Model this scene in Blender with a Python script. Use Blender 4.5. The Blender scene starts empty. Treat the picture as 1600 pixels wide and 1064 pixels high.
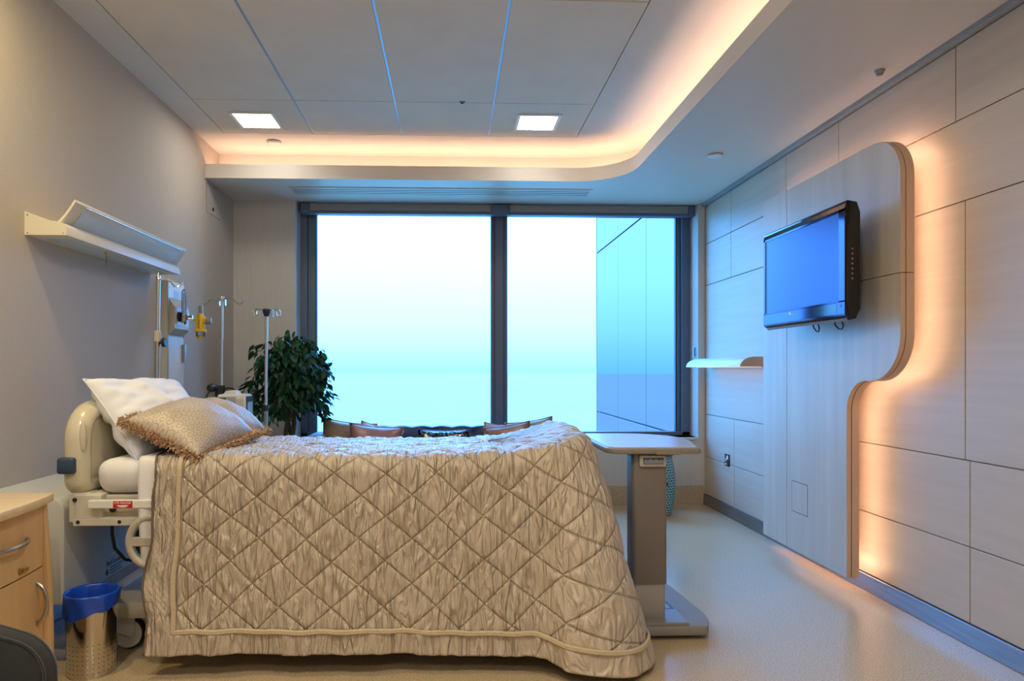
import bpy, bmesh, math, random
import numpy as np
from mathutils import Vector, Matrix, noise as mnoise

random.seed(7)
rng = np.random.default_rng(11)
SC = bpy.context.scene
COL = SC.collection
PI = math.pi

# ------------------------------------------------------------------ camera, sky, lamps, exposure
cam_data = bpy.data.cameras.new('camera')
cam = bpy.data.objects.new('camera', cam_data)
COL.objects.link(cam)
cam.location = (0, 0, 1.1)
cam.rotation_euler = (math.radians(90), 0, math.radians(-2.0))
cam_data.sensor_width = 36.0
cam_data.lens = 1050 / 1600 * 36
cam_data.shift_x = (800 - 742.7) / 1600
cam_data.shift_y = (577 - 532) / 1600
cam_data.clip_end = 20000
SC.camera = cam

SC.view_settings.view_transform = 'Standard'
SC.view_settings.look = 'None'
SC.view_settings.gamma = 1
SC.view_settings.use_curve_mapping = False
SC.view_settings.exposure = 0.0
SC.cycles.use_denoising = True
SC.cycles.max_bounces = 8
SC.cycles.diffuse_bounces = 5
SC.cycles.glossy_bounces = 4
SC.cycles.transparent_max_bounces = 12
SC.cycles.sample_clamp_indirect = 6.0
SC.cycles.caustics_reflective = False
SC.cycles.caustics_refractive = False

world = bpy.data.worlds.new('hazy_sky')
SC.world = world
world.use_nodes = True
wn = world.node_tree
wn.nodes.clear()
w_out = wn.nodes.new('ShaderNodeOutputWorld')
w_bg = wn.nodes.new('ShaderNodeBackground')
w_tc = wn.nodes.new('ShaderNodeTexCoord')
w_sep = wn.nodes.new('ShaderNodeSeparateXYZ')
w_ramp = wn.nodes.new('ShaderNodeValToRGB')
wn.links.new(w_tc.outputs['Generated'], w_sep.inputs[0])
wn.links.new(w_sep.outputs['Z'], w_ramp.inputs[0])
wn.links.new(w_ramp.outputs[0], w_bg.inputs[0])
wn.links.new(w_bg.outputs[0], w_out.inputs[0])
cr = w_ramp.color_ramp
cr.elements[0].position = 0.0
cr.elements[0].color = (0.46, 2.7, 6.8, 1)
cr.elements[1].position = 1.0
cr.elements[1].color = (1.4, 5.7, 14.5, 1)
for p, c in ((0.012, (0.55, 2.9, 7.0, 1)), (0.06, (0.80, 3.7, 9.2, 1)), (0.13, (1.02, 4.5, 11.4, 1)), (0.4, (1.35, 5.6, 14.2, 1))):
    e = cr.elements.new(p); e.color = c
w_bg.inputs[1].default_value = 1.0


def area_lamp(name, loc, size, power, color, rot=(0, 0, 0), size_y=None, spread=None):
    d = bpy.data.lights.new(name, 'AREA')
    d.energy = power
    d.color = color
    d.size = size
    if size_y:
        d.shape = 'RECTANGLE'
        d.size_y = size_y
    if spread:
        d.spread = spread
    o = bpy.data.objects.new(name, d)
    o.location = loc
    o.rotation_euler = rot
    COL.objects.link(o)
    return o


# the room's other recessed ceiling lamps, behind the photographer
for lx, ly, pw in ((-1.1, 1.0, 17), (0.45, 1.0, 18), (-1.1, -0.7, 12), (0.45, -0.7, 14)):
    area_lamp('ceiling_lamp', (lx, ly, 2.69), 0.22, pw, (1.0, 0.90, 0.72))
# warm wall washer over the head of the room
area_lamp('wall_washer', (-1.42, 2.15, 2.68), 0.1, 15.0, (1.0, 0.80, 0.42))

# ------------------------------------------------------------------ helpers
def lin(r, g, b):
    f = lambda c: (c / 255 / 12.92) if c / 255 <= 0.04045 else ((c / 255 + 0.055) / 1.055) ** 2.4
    return (f(r), f(g), f(b))


def mat(name, color, rough=0.5, metal=0.0, spec=0.5, noise=None, bump=None, emit=None, coat=0.0, sheen=0.0, aniso=0.0):
    """noise=(scale xyz, amount) varies the colour; bump=(scale xyz, strength)."""
    m = bpy.data.materials.new(name)
    m.use_nodes = True
    nt = m.node_tree
    b = nt.nodes['Principled BSDF']
    b.inputs['Base Color'].default_value = (*color, 1)
    b.inputs['Roughness'].default_value = rough
    b.inputs['Metallic'].default_value = metal
    b.inputs['Specular IOR Level'].default_value = spec
    b.inputs['Coat Weight'].default_value = coat
    b.inputs['Sheen Weight'].default_value = sheen
    b.inputs['Anisotropic'].default_value = aniso
    if emit:
        b.inputs['Emission Color'].default_value = (*emit[0], 1)
        b.inputs['Emission Strength'].default_value = emit[1]
    tc = None

    def coords(scale):
        nonlocal tc
        if tc is None:
            tc = nt.nodes.new('ShaderNodeTexCoord')
        mp = nt.nodes.new('ShaderNodeMapping')
        mp.inputs['Scale'].default_value = scale
        nt.links.new(tc.outputs['Object'], mp.inputs[0])
        return mp.outputs[0]
    if noise:
        nz = nt.nodes.new('ShaderNodeTexNoise')
        nz.inputs['Scale'].default_value = 1
        nz.inputs['Detail'].default_value = 4
        nt.links.new(coords(noise[0]), nz.inputs['Vector'])
        rp = nt.nodes.new('ShaderNodeValToRGB')
        a = noise[1]
        rp.color_ramp.elements[0].position = 0.3
        rp.color_ramp.elements[1].position = 0.7
        rp.color_ramp.elements[0].color = (*[c * (1 - a) for c in color], 1)
        rp.color_ramp.elements[1].color = (*[min(1, c * (1 + a)) for c in color], 1)
        nt.links.new(nz.outputs[0], rp.inputs[0])
        nt.links.new(rp.outputs[0], b.inputs['Base Color'])
    if bump:
        nz = nt.nodes.new('ShaderNodeTexNoise')
        nz.inputs['Scale'].default_value = 1
        nz.inputs['Detail'].default_value = 3
        nt.links.new(coords(bump[0]), nz.inputs['Vector'])
        bp = nt.nodes.new('ShaderNodeBump')
        bp.inputs['Strength'].default_value = bump[1]
        bp.inputs['Distance'].default_value = 0.004
        nt.links.new(nz.outputs[0], bp.inputs['Height'])
        nt.links.new(bp.outputs[0], b.inputs['Normal'])
    return m


def emat(name, color, strength):
    m = bpy.data.materials.new(name)
    m.use_nodes = True
    nt = m.node_tree
    nt.nodes.clear()
    o = nt.nodes.new('ShaderNodeOutputMaterial')
    e = nt.nodes.new('ShaderNodeEmission')
    e.inputs[0].default_value = (*color, 1)
    e.inputs[1].default_value = strength
    nt.links.new(e.outputs[0], o.inputs[0])
    return m


def glassmat(name, tint, refl, rough=0.0):
    m = bpy.data.materials.new(name)
    m.use_nodes = True
    nt = m.node_tree
    nt.nodes.clear()
    o = nt.nodes.new('ShaderNodeOutputMaterial')
    t = nt.nodes.new('ShaderNodeBsdfTransparent')
    t.inputs[0].default_value = (*tint, 1)
    g = nt.nodes.new('ShaderNodeBsdfGlossy')
    g.inputs['Roughness'].default_value = rough
    f = nt.nodes.new('ShaderNodeLayerWeight')
    f.inputs[0].default_value = refl
    x = nt.nodes.new('ShaderNodeMixShader')
    nt.links.new(f.outputs['Fresnel'], x.inputs[0])
    nt.links.new(t.outputs[0], x.inputs[1])
    nt.links.new(g.outputs[0], x.inputs[2])
    nt.links.new(x.outputs[0], o.inputs[0])
    return m


BASE = {}          # world location of every object, for parts modelled in world coordinates


def props(o, label=None, cat=None, group=None, kind=None):
    if label: o['label'] = label
    if cat: o['category'] = cat
    if group: o['group'] = group
    if kind: o['kind'] = kind
    return o


def thing(name, label, cat, loc=(0, 0, 0), group=None):
    o = bpy.data.objects.new(name, None)
    o.empty_display_size = 0.05
    COL.objects.link(o)
    o.location = loc
    BASE[o] = Vector(loc)
    return props(o, label, cat, group)


def obj(name, bm, m, parent=None, smooth=False, loc=None, label=None, kind=None, angle=35):
    """Link a bmesh given in world coordinates as one object."""
    bmesh.ops.recalc_face_normals(bm, faces=bm.faces)
    off = BASE[parent] if parent else Vector(loc or (0, 0, 0))
    bmesh.ops.translate(bm, verts=bm.verts, vec=-off)
    me = bpy.data.meshes.new(name)
    bm.to_mesh(me)
    bm.free()
    for mm in (m if isinstance(m, (list, tuple)) else [m]):
        me.materials.append(mm)
    if smooth:
        me.shade_smooth()
        if angle:
            me.set_sharp_from_angle(angle=math.radians(angle))
    o = bpy.data.objects.new(name, me)
    COL.objects.link(o)
    BASE[o] = off.copy()
    if parent:
        o.parent = parent
    else:
        o.location = off
    if label: o['label'] = label
    if kind: o['kind'] = kind
    return o


def box(bm, x0, x1, y0, y1, z0, z1, bevel=0.0, seg=2):
    r = bmesh.ops.create_cube(bm, size=1)
    vs = r['verts']
    for v in vs:
        v.co = Vector((x0 if v.co.x < 0 else x1, y0 if v.co.y < 0 else y1, z0 if v.co.z < 0 else z1))
    if bevel:
        es = list({e for v in vs for e in v.link_edges})
        bmesh.ops.bevel(bm, geom=es, offset=bevel, segments=seg, profile=0.5, affect='EDGES', clamp_overlap=True)
    return bm


def B(x0, x1, y0, y1, z0, z1, bevel=0.0, seg=2):
    return box(bmesh.new(), x0, x1, y0, y1, z0, z1, bevel, seg)


def tube(bm, pts, r, n=10, caps=True):
    pts = [Vector(p) for p in pts]
    rs = r if isinstance(r, (list, tuple)) else [r] * len(pts)
    rings = []
    prev = None
    for i, p in enumerate(pts):
        t = (pts[min(i + 1, len(pts) - 1)] - pts[max(i - 1, 0)]).normalized()
        if prev is None:
            a = Vector((0, 0, 1)) if abs(t.z) < 0.9 else Vector((1, 0, 0))
            u = t.cross(a).normalized()
        else:
            u = (prev - t * prev.dot(t)).normalized()
        prev = u
        w = t.cross(u)
        rings.append([bm.verts.new(p + (u * math.cos(2 * PI * k / n) + w * math.sin(2 * PI * k / n)) * rs[i]) for k in range(n)])
    for a, b in zip(rings, rings[1:]):
        for k in range(n):
            bm.faces.new((a[k], a[(k + 1) % n], b[(k + 1) % n], b[k]))
    if caps:
        bm.faces.new(rings[0][::-1])
        bm.faces.new(rings[-1])
    return bm


def T(pts, r, n=10):
    return tube(bmesh.new(), pts, r, n)


def lathe(bm, prof, n=32, c=(0, 0, 0), axis='z', caps=True):
    """prof: list of (radius, height)."""
    rings = []
    for r, h in prof:
        ring = []
        for k in range(n):
            a = 2 * PI * k / n
            p = (r * math.cos(a), r * math.sin(a), h)
            if axis == 'x': p = (p[2], p[0], p[1])
            if axis == 'y': p = (p[1], p[2], p[0])
            ring.append(bm.verts.new(Vector(p) + Vector(c)))
        rings.append(ring)
    for a, b in zip(rings, rings[1:]):
        for k in range(n):
            bm.faces.new((a[k], a[(k + 1) % n], b[(k + 1) % n], b[k]))
    if caps:
        bm.faces.new(rings[0][::-1])
        bm.faces.new(rings[-1])
    return bm


def L(prof, n=32, c=(0, 0, 0), axis='z', caps=True):
    return lathe(bmesh.new(), prof, n, c, axis, caps)


def prism(bm, poly, h0, h1, axis='z', bevel=0.0):
    """poly extruded along axis. axis z: (x,y); axis x: (y,z); axis y: (x,z)."""
    def P(a, b, h):
        return {'z': (a, b, h), 'x': (h, a, b), 'y': (a, h, b)}[axis]
    lo = [bm.verts.new(P(a, b, h0)) for a, b in poly]
    hi = [bm.verts.new(P(a, b, h1)) for a, b in poly]
    n = len(poly)
    f0 = bm.faces.new(lo)
    f1 = bm.faces.new(hi)
    for k in range(n):
        bm.faces.new((lo[k], lo[(k + 1) % n], hi[(k + 1) % n], hi[k]))
    if bevel:
        bmesh.ops.recalc_face_normals(bm, faces=bm.faces)
        es = list(f0.edges) + list(f1.edges)
        bmesh.ops.bevel(bm, geom=es, offset=bevel, segments=2, profile=0.5, affect='EDGES', clamp_overlap=True)
    return bm


def PR(poly, h0, h1, axis='z', bevel=0.0):
    return prism(bmesh.new(), poly, h0, h1, axis, bevel)


def fillet(poly, radii, n=10):
    out = []
    m = len(poly)
    for i in range(m):
        p = Vector(poly[i]); a = Vector(poly[i - 1]); b = Vector(poly[(i + 1) % m])
        r = radii[i]
        if r <= 0:
            out.append(tuple(p)); continue
        da = (a - p).normalized(); db = (b - p).normalized()
        ang = da.angle(db)
        t = r / math.tan(ang / 2)
        c = p + (da + db).normalized() * (r / math.sin(ang / 2))
        s = p + da * t - c; e = p + db * t - c
        a0 = math.atan2(s.y, s.x); a1 = math.atan2(e.y, e.x)
        d = (a1 - a0 + PI) % (2 * PI) - PI
        for k in range(n + 1):
            an = a0 + d * k / n
            out.append((c.x + r * math.cos(an), c.y + r * math.sin(an)))
    return out


def clip(poly, axis, val, keep_less):
    out = []
    for i in range(len(poly)):
        p, q = poly[i - 1], poly[i]
        ip = (p[axis] <= val) == keep_less
        iq = (q[axis] <= val) == keep_less
        if ip != iq:
            t = (val - p[axis]) / (q[axis] - p[axis])
            out.append((p[0] + (q[0] - p[0]) * t, p[1] + (q[1] - p[1]) * t))
        if iq:
            out.append(q)
    return out


def text(name, s, size, m, loc, rot, parent, extrude=0.0004, align='CENTER'):
    cu = bpy.data.curves.new(name, 'FONT')
    cu.body = s
    cu.size = size
    cu.extrude = extrude
    cu.align_x = align
    cu.align_y = 'CENTER'
    cu.materials.append(m)
    tmp = bpy.data.objects.new(name, cu)
    COL.objects.link(tmp)
    me = bpy.data.meshes.new_from_object(tmp.evaluated_get(bpy.context.evaluated_depsgraph_get()))
    bpy.data.objects.remove(tmp)
    o = bpy.data.objects.new(name, me)
    COL.objects.link(o)
    o.parent = parent
    o.location = Vector(loc) - BASE[parent]
    o.rotation_euler = rot
    BASE[o] = Vector(loc)
    return o


def smooth01(x):
    x = np.clip(x, 0, 1)
    return x * x * (3 - 2 * x)


def vnoise(u, v, seed=0):
    """smooth 2-D value noise in [-1,1] on numpy arrays"""
    r = np.random.default_rng(seed)
    tab = r.uniform(-1, 1, (256, 256))
    iu = np.floor(u).astype(int); iv = np.floor(v).astype(int)
    fu = u - iu; fv = v - iv
    fu = fu * fu * (3 - 2 * fu); fv = fv * fv * (3 - 2 * fv)
    g = lambda a, b: tab[a % 256, b % 256]
    return (g(iu, iv) * (1 - fu) + g(iu + 1, iv) * fu) * (1 - fv) + (g(iu, iv + 1) * (1 - fu) + g(iu + 1, iv + 1) * fu) * fv


def grid_bm(P, wrap=False):
    """P: array (nu, nv, 3) -> bmesh of quads"""
    bm = bmesh.new()
    nu, nv = P.shape[:2]
    V = [[bm.verts.new(P[i, j]) for j in range(nv)] for i in range(nu)]
    for i in range(nu - 1 + (1 if wrap else 0)):
        a, b = V[i], V[(i + 1) % nu]
        for j in range(nv - 1):
            bm.faces.new((a[j], a[j + 1], b[j + 1], b[j]))
    return bm


# ------------------------------------------------------------------ materials
M = {}
M['wallpaper'] = mat('woven_wallpaper', (0.50, 0.445, 0.37), 0.75, spec=0.25, noise=((14, 220, 260), 0.06), bump=((10, 300, 420), 0.10))
M['back_wall'] = mat('painted_back_wall', (0.58, 0.565, 0.525), 0.7, spec=0.3, noise=((60, 60, 3), 0.03))
M['ceiling'] = mat('white_ceiling_paint', (0.71, 0.67, 0.61), 0.8, spec=0.2, noise=((3, 3, 3), 0.03))
M['tile'] = mat('ceiling_tile_face', (0.74, 0.66, 0.55), 0.75, spec=0.25, noise=((4, 4, 4), 0.035))
M['joint_strip'] = mat('blue_grey_joint_strip', (0.36, 0.46, 0.60), 0.45, metal=0.5)
M['dark'] = mat('dark_gap', (0.02, 0.02, 0.022), 0.8)
M['soffit'] = mat('white_soffit_paint', (0.68, 0.63, 0.555), 0.45, spec=0.45)
M['laminate'] = mat('maple_laminate_panel', (0.54, 0.455, 0.365), 0.42, spec=0.45, noise=((3, 1.5, 26), 0.05))
M['slab'] = mat('pale_maple_veneer', (0.55, 0.485, 0.40), 0.40, spec=0.45, noise=((4, 14, 0.9), 0.08))
M['slab_edge'] = mat('slab_edge_band', (0.60, 0.42, 0.31), 0.5)
M['steel_base'] = mat('brushed_steel_skirting', (0.27, 0.28, 0.30), 0.33, metal=0.85, noise=((2, 4, 60), 0.12))
M['trim_grey'] = mat('grey_shadow_trim', (0.26, 0.28, 0.29), 0.5)
M['frame_blue_lit'] = mat('blue_lit_window_frame', (0.11, 0.155, 0.23), 0.45, metal=0.2)  # blue of the daylight is mixed into the frame's base colour
M['frame_dark'] = mat('dark_window_gasket', (0.05, 0.06, 0.09), 0.5)
M['blind'] = mat('grey_blind_fabric', (0.30, 0.30, 0.285), 0.8, bump=((5, 300, 300), 0.1))
M['glass'] = glassmat('window_glass', (0.97, 0.985, 0.99), 0.06)
M['clear'] = glassmat('clear_plastic', (0.85, 0.92, 0.96), 0.35, 0.05)
M['white_metal'] = mat('cream_painted_metal', (0.66, 0.62, 0.52), 0.42, spec=0.5)
M['cream_gloss'] = mat('cream_gloss_plastic', (0.62, 0.57, 0.43), 0.22, spec=0.6, coat=0.4)
M['beige_plastic'] = mat('beige_plastic', (0.50, 0.46, 0.38), 0.4)
M['off_white'] = mat('off_white_plastic', (0.80, 0.79, 0.75), 0.4)
M['chrome'] = mat('chrome', (0.72, 0.73, 0.75), 0.14, metal=1.0)
M['steel'] = mat('satin_steel', (0.46, 0.45, 0.43), 0.3, metal=1.0)
M['black'] = mat('black_plastic', (0.012, 0.012, 0.014), 0.45)
M['rubber'] = mat('black_rubber', (0.018, 0.018, 0.018), 0.7)
M['grey_wheel'] = mat('grey_caster_plastic', (0.60, 0.60, 0.58), 0.45)
M['blue_bumper'] = mat('navy_bumper_plastic', (0.03, 0.06, 0.11), 0.4)
M['red_label'] = mat('red_label', (0.55, 0.02, 0.025), 0.4)
M['white_print'] = mat('white_print', (0.85, 0.85, 0.83), 0.5)
M['dark_print'] = mat('dark_blue_print', (0.03, 0.04, 0.07), 0.5)
M['light_blue_label'] = mat('pale_blue_label', (0.5, 0.68, 0.82), 0.5)
M['yellow'] = mat('yellow_plastic', (0.78, 0.50, 0.01), 0.35)
M['grey_plastic'] = mat('grey_plastic', (0.25, 0.26, 0.27), 0.4)
M['maple'] = mat('maple_cabinet_wood', (0.66, 0.45, 0.235), 0.38, noise=((26, 26, 1.6), 0.07), spec=0.45)
M['maple_top'] = mat('maple_cabinet_top', (0.70, 0.55, 0.35), 0.35, noise=((2, 26, 26), 0.05))
M['brass'] = mat('brass', (0.55, 0.34, 0.10), 0.3, metal=1)
M['bag'] = mat('blue_bin_bag', (0.012, 0.075, 0.55), 0.28, spec=0.6, bump=((30, 30, 30), 0.5))
M['bin_steel'] = mat('polished_bin_steel', (0.62, 0.58, 0.52), 0.12, metal=1.0)
M['chair_fabric'] = mat('charcoal_upholstery', (0.022, 0.024, 0.026), 0.9, sheen=0.3, noise=((30, 30, 30), 0.2))
M['sheet'] = mat('white_cotton', (0.80, 0.79, 0.80), 0.85, bump=((40, 40, 40), 0.12))
M['pillow'] = mat('white_pillow_cotton', (0.82, 0.84, 0.90), 0.85, bump=((16, 16, 16), 0.25))
M['braid'] = mat('cream_braid', (0.60, 0.50, 0.34), 0.7, noise=((200, 200, 200), 0.15), bump=((350, 350, 350), 0.6))
M['piping'] = mat('brown_edge_piping', (0.16, 0.115, 0.075), 0.7)
M['fringe'] = mat('tan_fringe', (0.58, 0.39, 0.24), 0.8, noise=((150, 150, 150), 0.35))
M['mauve_back'] = mat('mauve_cushion_back', (0.26, 0.20, 0.16), 0.75)
M['table_top'] = mat('grey_table_top', (0.50, 0.48, 0.45), 0.28, spec=0.5)
M['table_edge'] = mat('taupe_table_edge', (0.25, 0.225, 0.19), 0.45)
M['table_post'] = mat('taupe_metal_post', (0.20, 0.175, 0.155), 0.42, metal=0.15)
M['table_post_in'] = mat('silver_taupe_post', (0.40, 0.38, 0.35), 0.36, metal=0.35)
M['table_base'] = mat('grey_table_base', (0.26, 0.25, 0.235), 0.4)
M['plant_leaf'] = mat('dark_green_leaf', (0.006, 0.060, 0.020), 0.5, spec=0.3, noise=((7, 7, 7), 0.5))
M['bark'] = mat('brown_bark', (0.10, 0.07, 0.045), 0.9)
M['basket'] = mat('dark_planter', (0.06, 0.05, 0.045), 0.6)
M['sofa'] = mat('slate_blue_velvet', (0.045, 0.075, 0.15), 0.7, sheen=0.5)
M['sofa_arm'] = mat('grey_arm_fabric', (0.34, 0.36, 0.38), 0.8)
M['tv_black'] = mat('piano_black', (0.004, 0.004, 0.006), 0.09, spec=0.6)
M['tv_matt'] = mat('matt_black', (0.008, 0.008, 0.01), 0.35)
M['tv_screen'] = mat('lcd_screen', (0.05, 0.05, 0.12), 0.28, metal=0.85)
M['tv_chin'] = mat('blue_black_gloss', (0.055, 0.052, 0.115), 0.08, metal=0.85)
M['led_warm'] = emat('warm_led', (1.0, 0.64, 0.47), 16.5)
M['led_slab'] = emat('warm_led_chip', (1.0, 0.64, 0.45), 30.0)
M['led_shelf'] = emat('warm_led_soft', (1.0, 0.62, 0.42), 1.6)
M['diffuser'] = emat('lamp_diffuser', (1.0, 0.93, 0.83), 28.0)
M['lens'] = mat('ribbed_lens', (0.60, 0.74, 0.86), 0.22, spec=0.8, bump=((1, 900, 1), 0.5))  # pale blue base colour stands in for the window's reflection
M['hatch'] = mat('painted_hatch', (0.50, 0.455, 0.385), 0.6)


def floor_mat():
    m = mat('speckled_vinyl', (0.56, 0.43, 0.28), 0.22, spec=0.5)
    nt = m.node_tree
    b = nt.nodes['Principled BSDF']
    tc = nt.nodes.new('ShaderNodeTexCoord')
    v = nt.nodes.new('ShaderNodeTexNoise'); v.inputs['Scale'].default_value = 190; v.inputs['Detail'].default_value = 3
    v2 = nt.nodes.new('ShaderNodeTexNoise'); v2.inputs['Scale'].default_value = 1.2
    r = nt.nodes.new('ShaderNodeValToRGB')
    r.color_ramp.elements[0].position = 0.38; r.color_ramp.elements[0].color = (0.42, 0.315, 0.19, 1)
    r.color_ramp.elements[1].position = 0.62; r.color_ramp.elements[1].color = (0.63, 0.50, 0.335, 1)
    e = r.color_ramp.elements.new(0.5); e.color = (0.54, 0.42, 0.27, 1)
    rr = nt.nodes.new('ShaderNodeMapRange')
    rr.inputs['To Min'].default_value = 0.16; rr.inputs['To Max'].default_value = 0.30
    nt.links.new(tc.outputs['Object'], v.inputs['Vector'])
    nt.links.new(tc.outputs['Object'], v2.inputs['Vector'])
    nt.links.new(v.outputs[0], r.inputs[0])
    nt.links.new(r.outputs[0], b.inputs['Base Color'])
    nt.links.new(v2.outputs[0], rr.inputs[0])
    nt.links.new(rr.outputs[0], b.inputs['Roughness'])
    return m


def satin_mat():
    """crinkled satin; UV = distance along the cloth in metres, thread lines follow the quilting"""
    m = mat('champagne_satin', (0.53, 0.43, 0.315), 0.40, metal=0.22, spec=0.35)
    nt = m.node_tree
    b = nt.nodes['Principled BSDF']
    uv = nt.nodes.new('ShaderNodeUVMap'); uv.uv_map = 'UVMap'

    def noise(scale, detail, dist):
        mp = nt.nodes.new('ShaderNodeMapping'); mp.inputs['Scale'].default_value = scale
        n = nt.nodes.new('ShaderNodeTexNoise'); n.noise_dimensions = '2D'
        n.inputs['Scale'].default_value = 1; n.inputs['Detail'].default_value = detail; n.inputs['Distortion'].default_value = dist
        nt.links.new(uv.outputs[0], mp.inputs[0]); nt.links.new(mp.outputs[0], n.inputs['Vector'])
        return n.outputs[0]

    def math_(op, a, b_=None, c=None):
        n = nt.nodes.new('ShaderNodeMath'); n.operation = op
        for k, v in enumerate((a, b_, c)):
            if v is None: continue
            if isinstance(v, (int, float)): n.inputs[k].default_value = v
            else: nt.links.new(v, n.inputs[k])
        return n.outputs[0]
    w1 = noise((42, 8, 1), 1.4, 1.4)
    w2 = noise((300, 330, 1), 2, 0)
    # distance to the nearest stitched line, in metres
    q = nt.nodes.new('ShaderNodeUVMap'); q.uv_map = 'Quilt'
    sp = nt.nodes.new('ShaderNodeSeparateXYZ'); nt.links.new(q.outputs[0], sp.inputs[0])
    du = math_('PINGPONG', sp.outputs[0], 0.5); dv = math_('PINGPONG', sp.outputs[1], 0.5)
    dmin = math_('MULTIPLY', math_('MINIMUM', du, dv), 0.121)
    groove = nt.nodes.new('ShaderNodeMapRange'); groove.interpolation_type = 'SMOOTHSTEP'
    groove.inputs['From Max'].default_value = 0.006
    nt.links.new(dmin, groove.inputs['Value'])
    hgt = math_('ADD', math_('MULTIPLY_ADD', w2, 0.10, w1), math_('MULTIPLY', groove.outputs[0], 0.22))
    bp = nt.nodes.new('ShaderNodeBump'); bp.inputs['Strength'].default_value = 1.0; bp.inputs['Distance'].default_value = 0.022
    nt.links.new(hgt, bp.inputs['Height'])
    nt.links.new(bp.outputs[0], b.inputs['Normal'])
    th = nt.nodes.new('ShaderNodeMapRange'); th.inputs['From Min'].default_value = 0.0010; th.inputs['From Max'].default_value = 0.0024
    nt.links.new(dmin, th.inputs['Value'])
    mx = nt.nodes.new('ShaderNodeMix'); mx.data_type = 'RGBA'
    mx.inputs[6].default_value = (0.42, 0.345, 0.26, 1); mx.inputs[7].default_value = (0.60, 0.515, 0.415, 1)
    nt.links.new(th.outputs[0], mx.inputs[0]); nt.links.new(mx.outputs[2], b.inputs['Base Color'])
    return m


def scroll_mat():
    """pale jacquard with small brown scroll figures"""
    m = mat('scroll_jacquard', (0.5, 0.42, 0.33), 0.5, spec=0.4, metal=0.1)
    nt = m.node_tree
    b = nt.nodes['Principled BSDF']
    uv = nt.nodes.new('ShaderNodeUVMap')
    vo = nt.nodes.new('ShaderNodeTexVoronoi'); vo.inputs['Scale'].default_value = 11; vo.inputs['Randomness'].default_value = 0.25
    vo.voronoi_dimensions = '2D'
    sub = nt.nodes.new('ShaderNodeVectorMath'); sub.operation = 'SUBTRACT'
    sp = nt.nodes.new('ShaderNodeSeparateXYZ')
    at = nt.nodes.new('ShaderNodeMath'); at.operation = 'ARCTAN2'
    mul = nt.nodes.new('ShaderNodeMath'); mul.operation = 'MULTIPLY_ADD'; mul.inputs[1].default_value = 17.0
    sn = nt.nodes.new('ShaderNodeMath'); sn.operation = 'SINE'
    rp = nt.nodes.new('ShaderNodeValToRGB')
    rp.color_ramp.elements[0].position = 0.72; rp.color_ramp.elements[0].color = (0.58, 0.50, 0.41, 1)
    rp.color_ramp.elements[1].position = 0.90; rp.color_ramp.elements[1].color = (0.25, 0.18, 0.14, 1)
    nz2 = nt.nodes.new('ShaderNodeTexNoise'); nz2.inputs['Scale'].default_value = 160
    mr = nt.nodes.new('ShaderNodeMix'); mr.data_type = 'RGBA'; mr.blend_type = 'MULTIPLY'; mr.inputs[0].default_value = 0.4
    nt.links.new(uv.outputs[0], vo.inputs['Vector']); nt.links.new(uv.outputs[0], nz2.inputs['Vector'])
    nt.links.new(uv.outputs[0], sub.inputs[0]); nt.links.new(vo.outputs['Position'], sub.inputs[1])
    nt.links.new(sub.outputs[0], sp.inputs[0])
    nt.links.new(sp.outputs['X'], at.inputs[0]); nt.links.new(sp.outputs['Y'], at.inputs[1])
    nt.links.new(vo.outputs['Distance'], mul.inputs[0]); nt.links.new(at.outputs[0], mul.inputs[2])
    nt.links.new(mul.outputs[0], sn.inputs[0])
    nt.links.new(sn.outputs[0], rp.inputs[0])
    nt.links.new(rp.outputs[0], mr.inputs[6]); nt.links.new(nz2.outputs[0], mr.inputs[7])
    g = nt.nodes.new('ShaderNodeMix'); g.data_type = 'RGBA'; g.blend_type = 'MIX'; g.inputs[0].default_value = 0.25
    nt.links.new(mr.outputs[2], g.inputs[6]); g.inputs[7].default_value = (0.66, 0.58, 0.48, 1)
    nt.links.new(g.outputs[2], b.inputs['Base Color'])
    return m


def stool_mat():
    """teal ceramic with a pale chain lattice, from the UVs"""
    m = mat('teal_lattice_ceramic', (0.02, 0.2, 0.24), 0.25, spec=0.5)
    nt = m.node_tree
    b = nt.nodes['Principled BSDF']
    uv = nt.nodes.new('ShaderNodeUVMap')
    vo = nt.nodes.new('ShaderNodeTexVoronoi'); vo.voronoi_dimensions = '2D'; vo.feature = 'DISTANCE_TO_EDGE'
    vo.inputs['Scale'].default_value = 1; vo.inputs['Randomness'].default_value = 0.0
    mp = nt.nodes.new('ShaderNodeMapping'); mp.inputs['Scale'].default_value = (30, 16, 1)
    mp.inputs['Rotation'].default_value = (0, 0, 0)
    br = nt.nodes.new('ShaderNodeTexBrick')
    br.inputs['Scale'].default_value = 1
    br.inputs['Color1'].default_value = (0.012, 0.15, 0.19, 1); br.inputs['Color2'].default_value = (0.02, 0.19, 0.22, 1)
    br.inputs['Mortar'].default_value = (0.45, 0.52, 0.52, 1)
    br.inputs['Mortar Size'].default_value = 0.09; br.inputs['Brick Width'].default_value = 1.0; br.inputs['Row Height'].default_value = 0.75
    nt.links.new(uv.outputs[0], mp.inputs[0])
    nt.links.new(mp.outputs[0], br.inputs['Vector'])
    nt.links.new(br.outputs[0], b.inputs['Base Color'])
    return m


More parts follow.
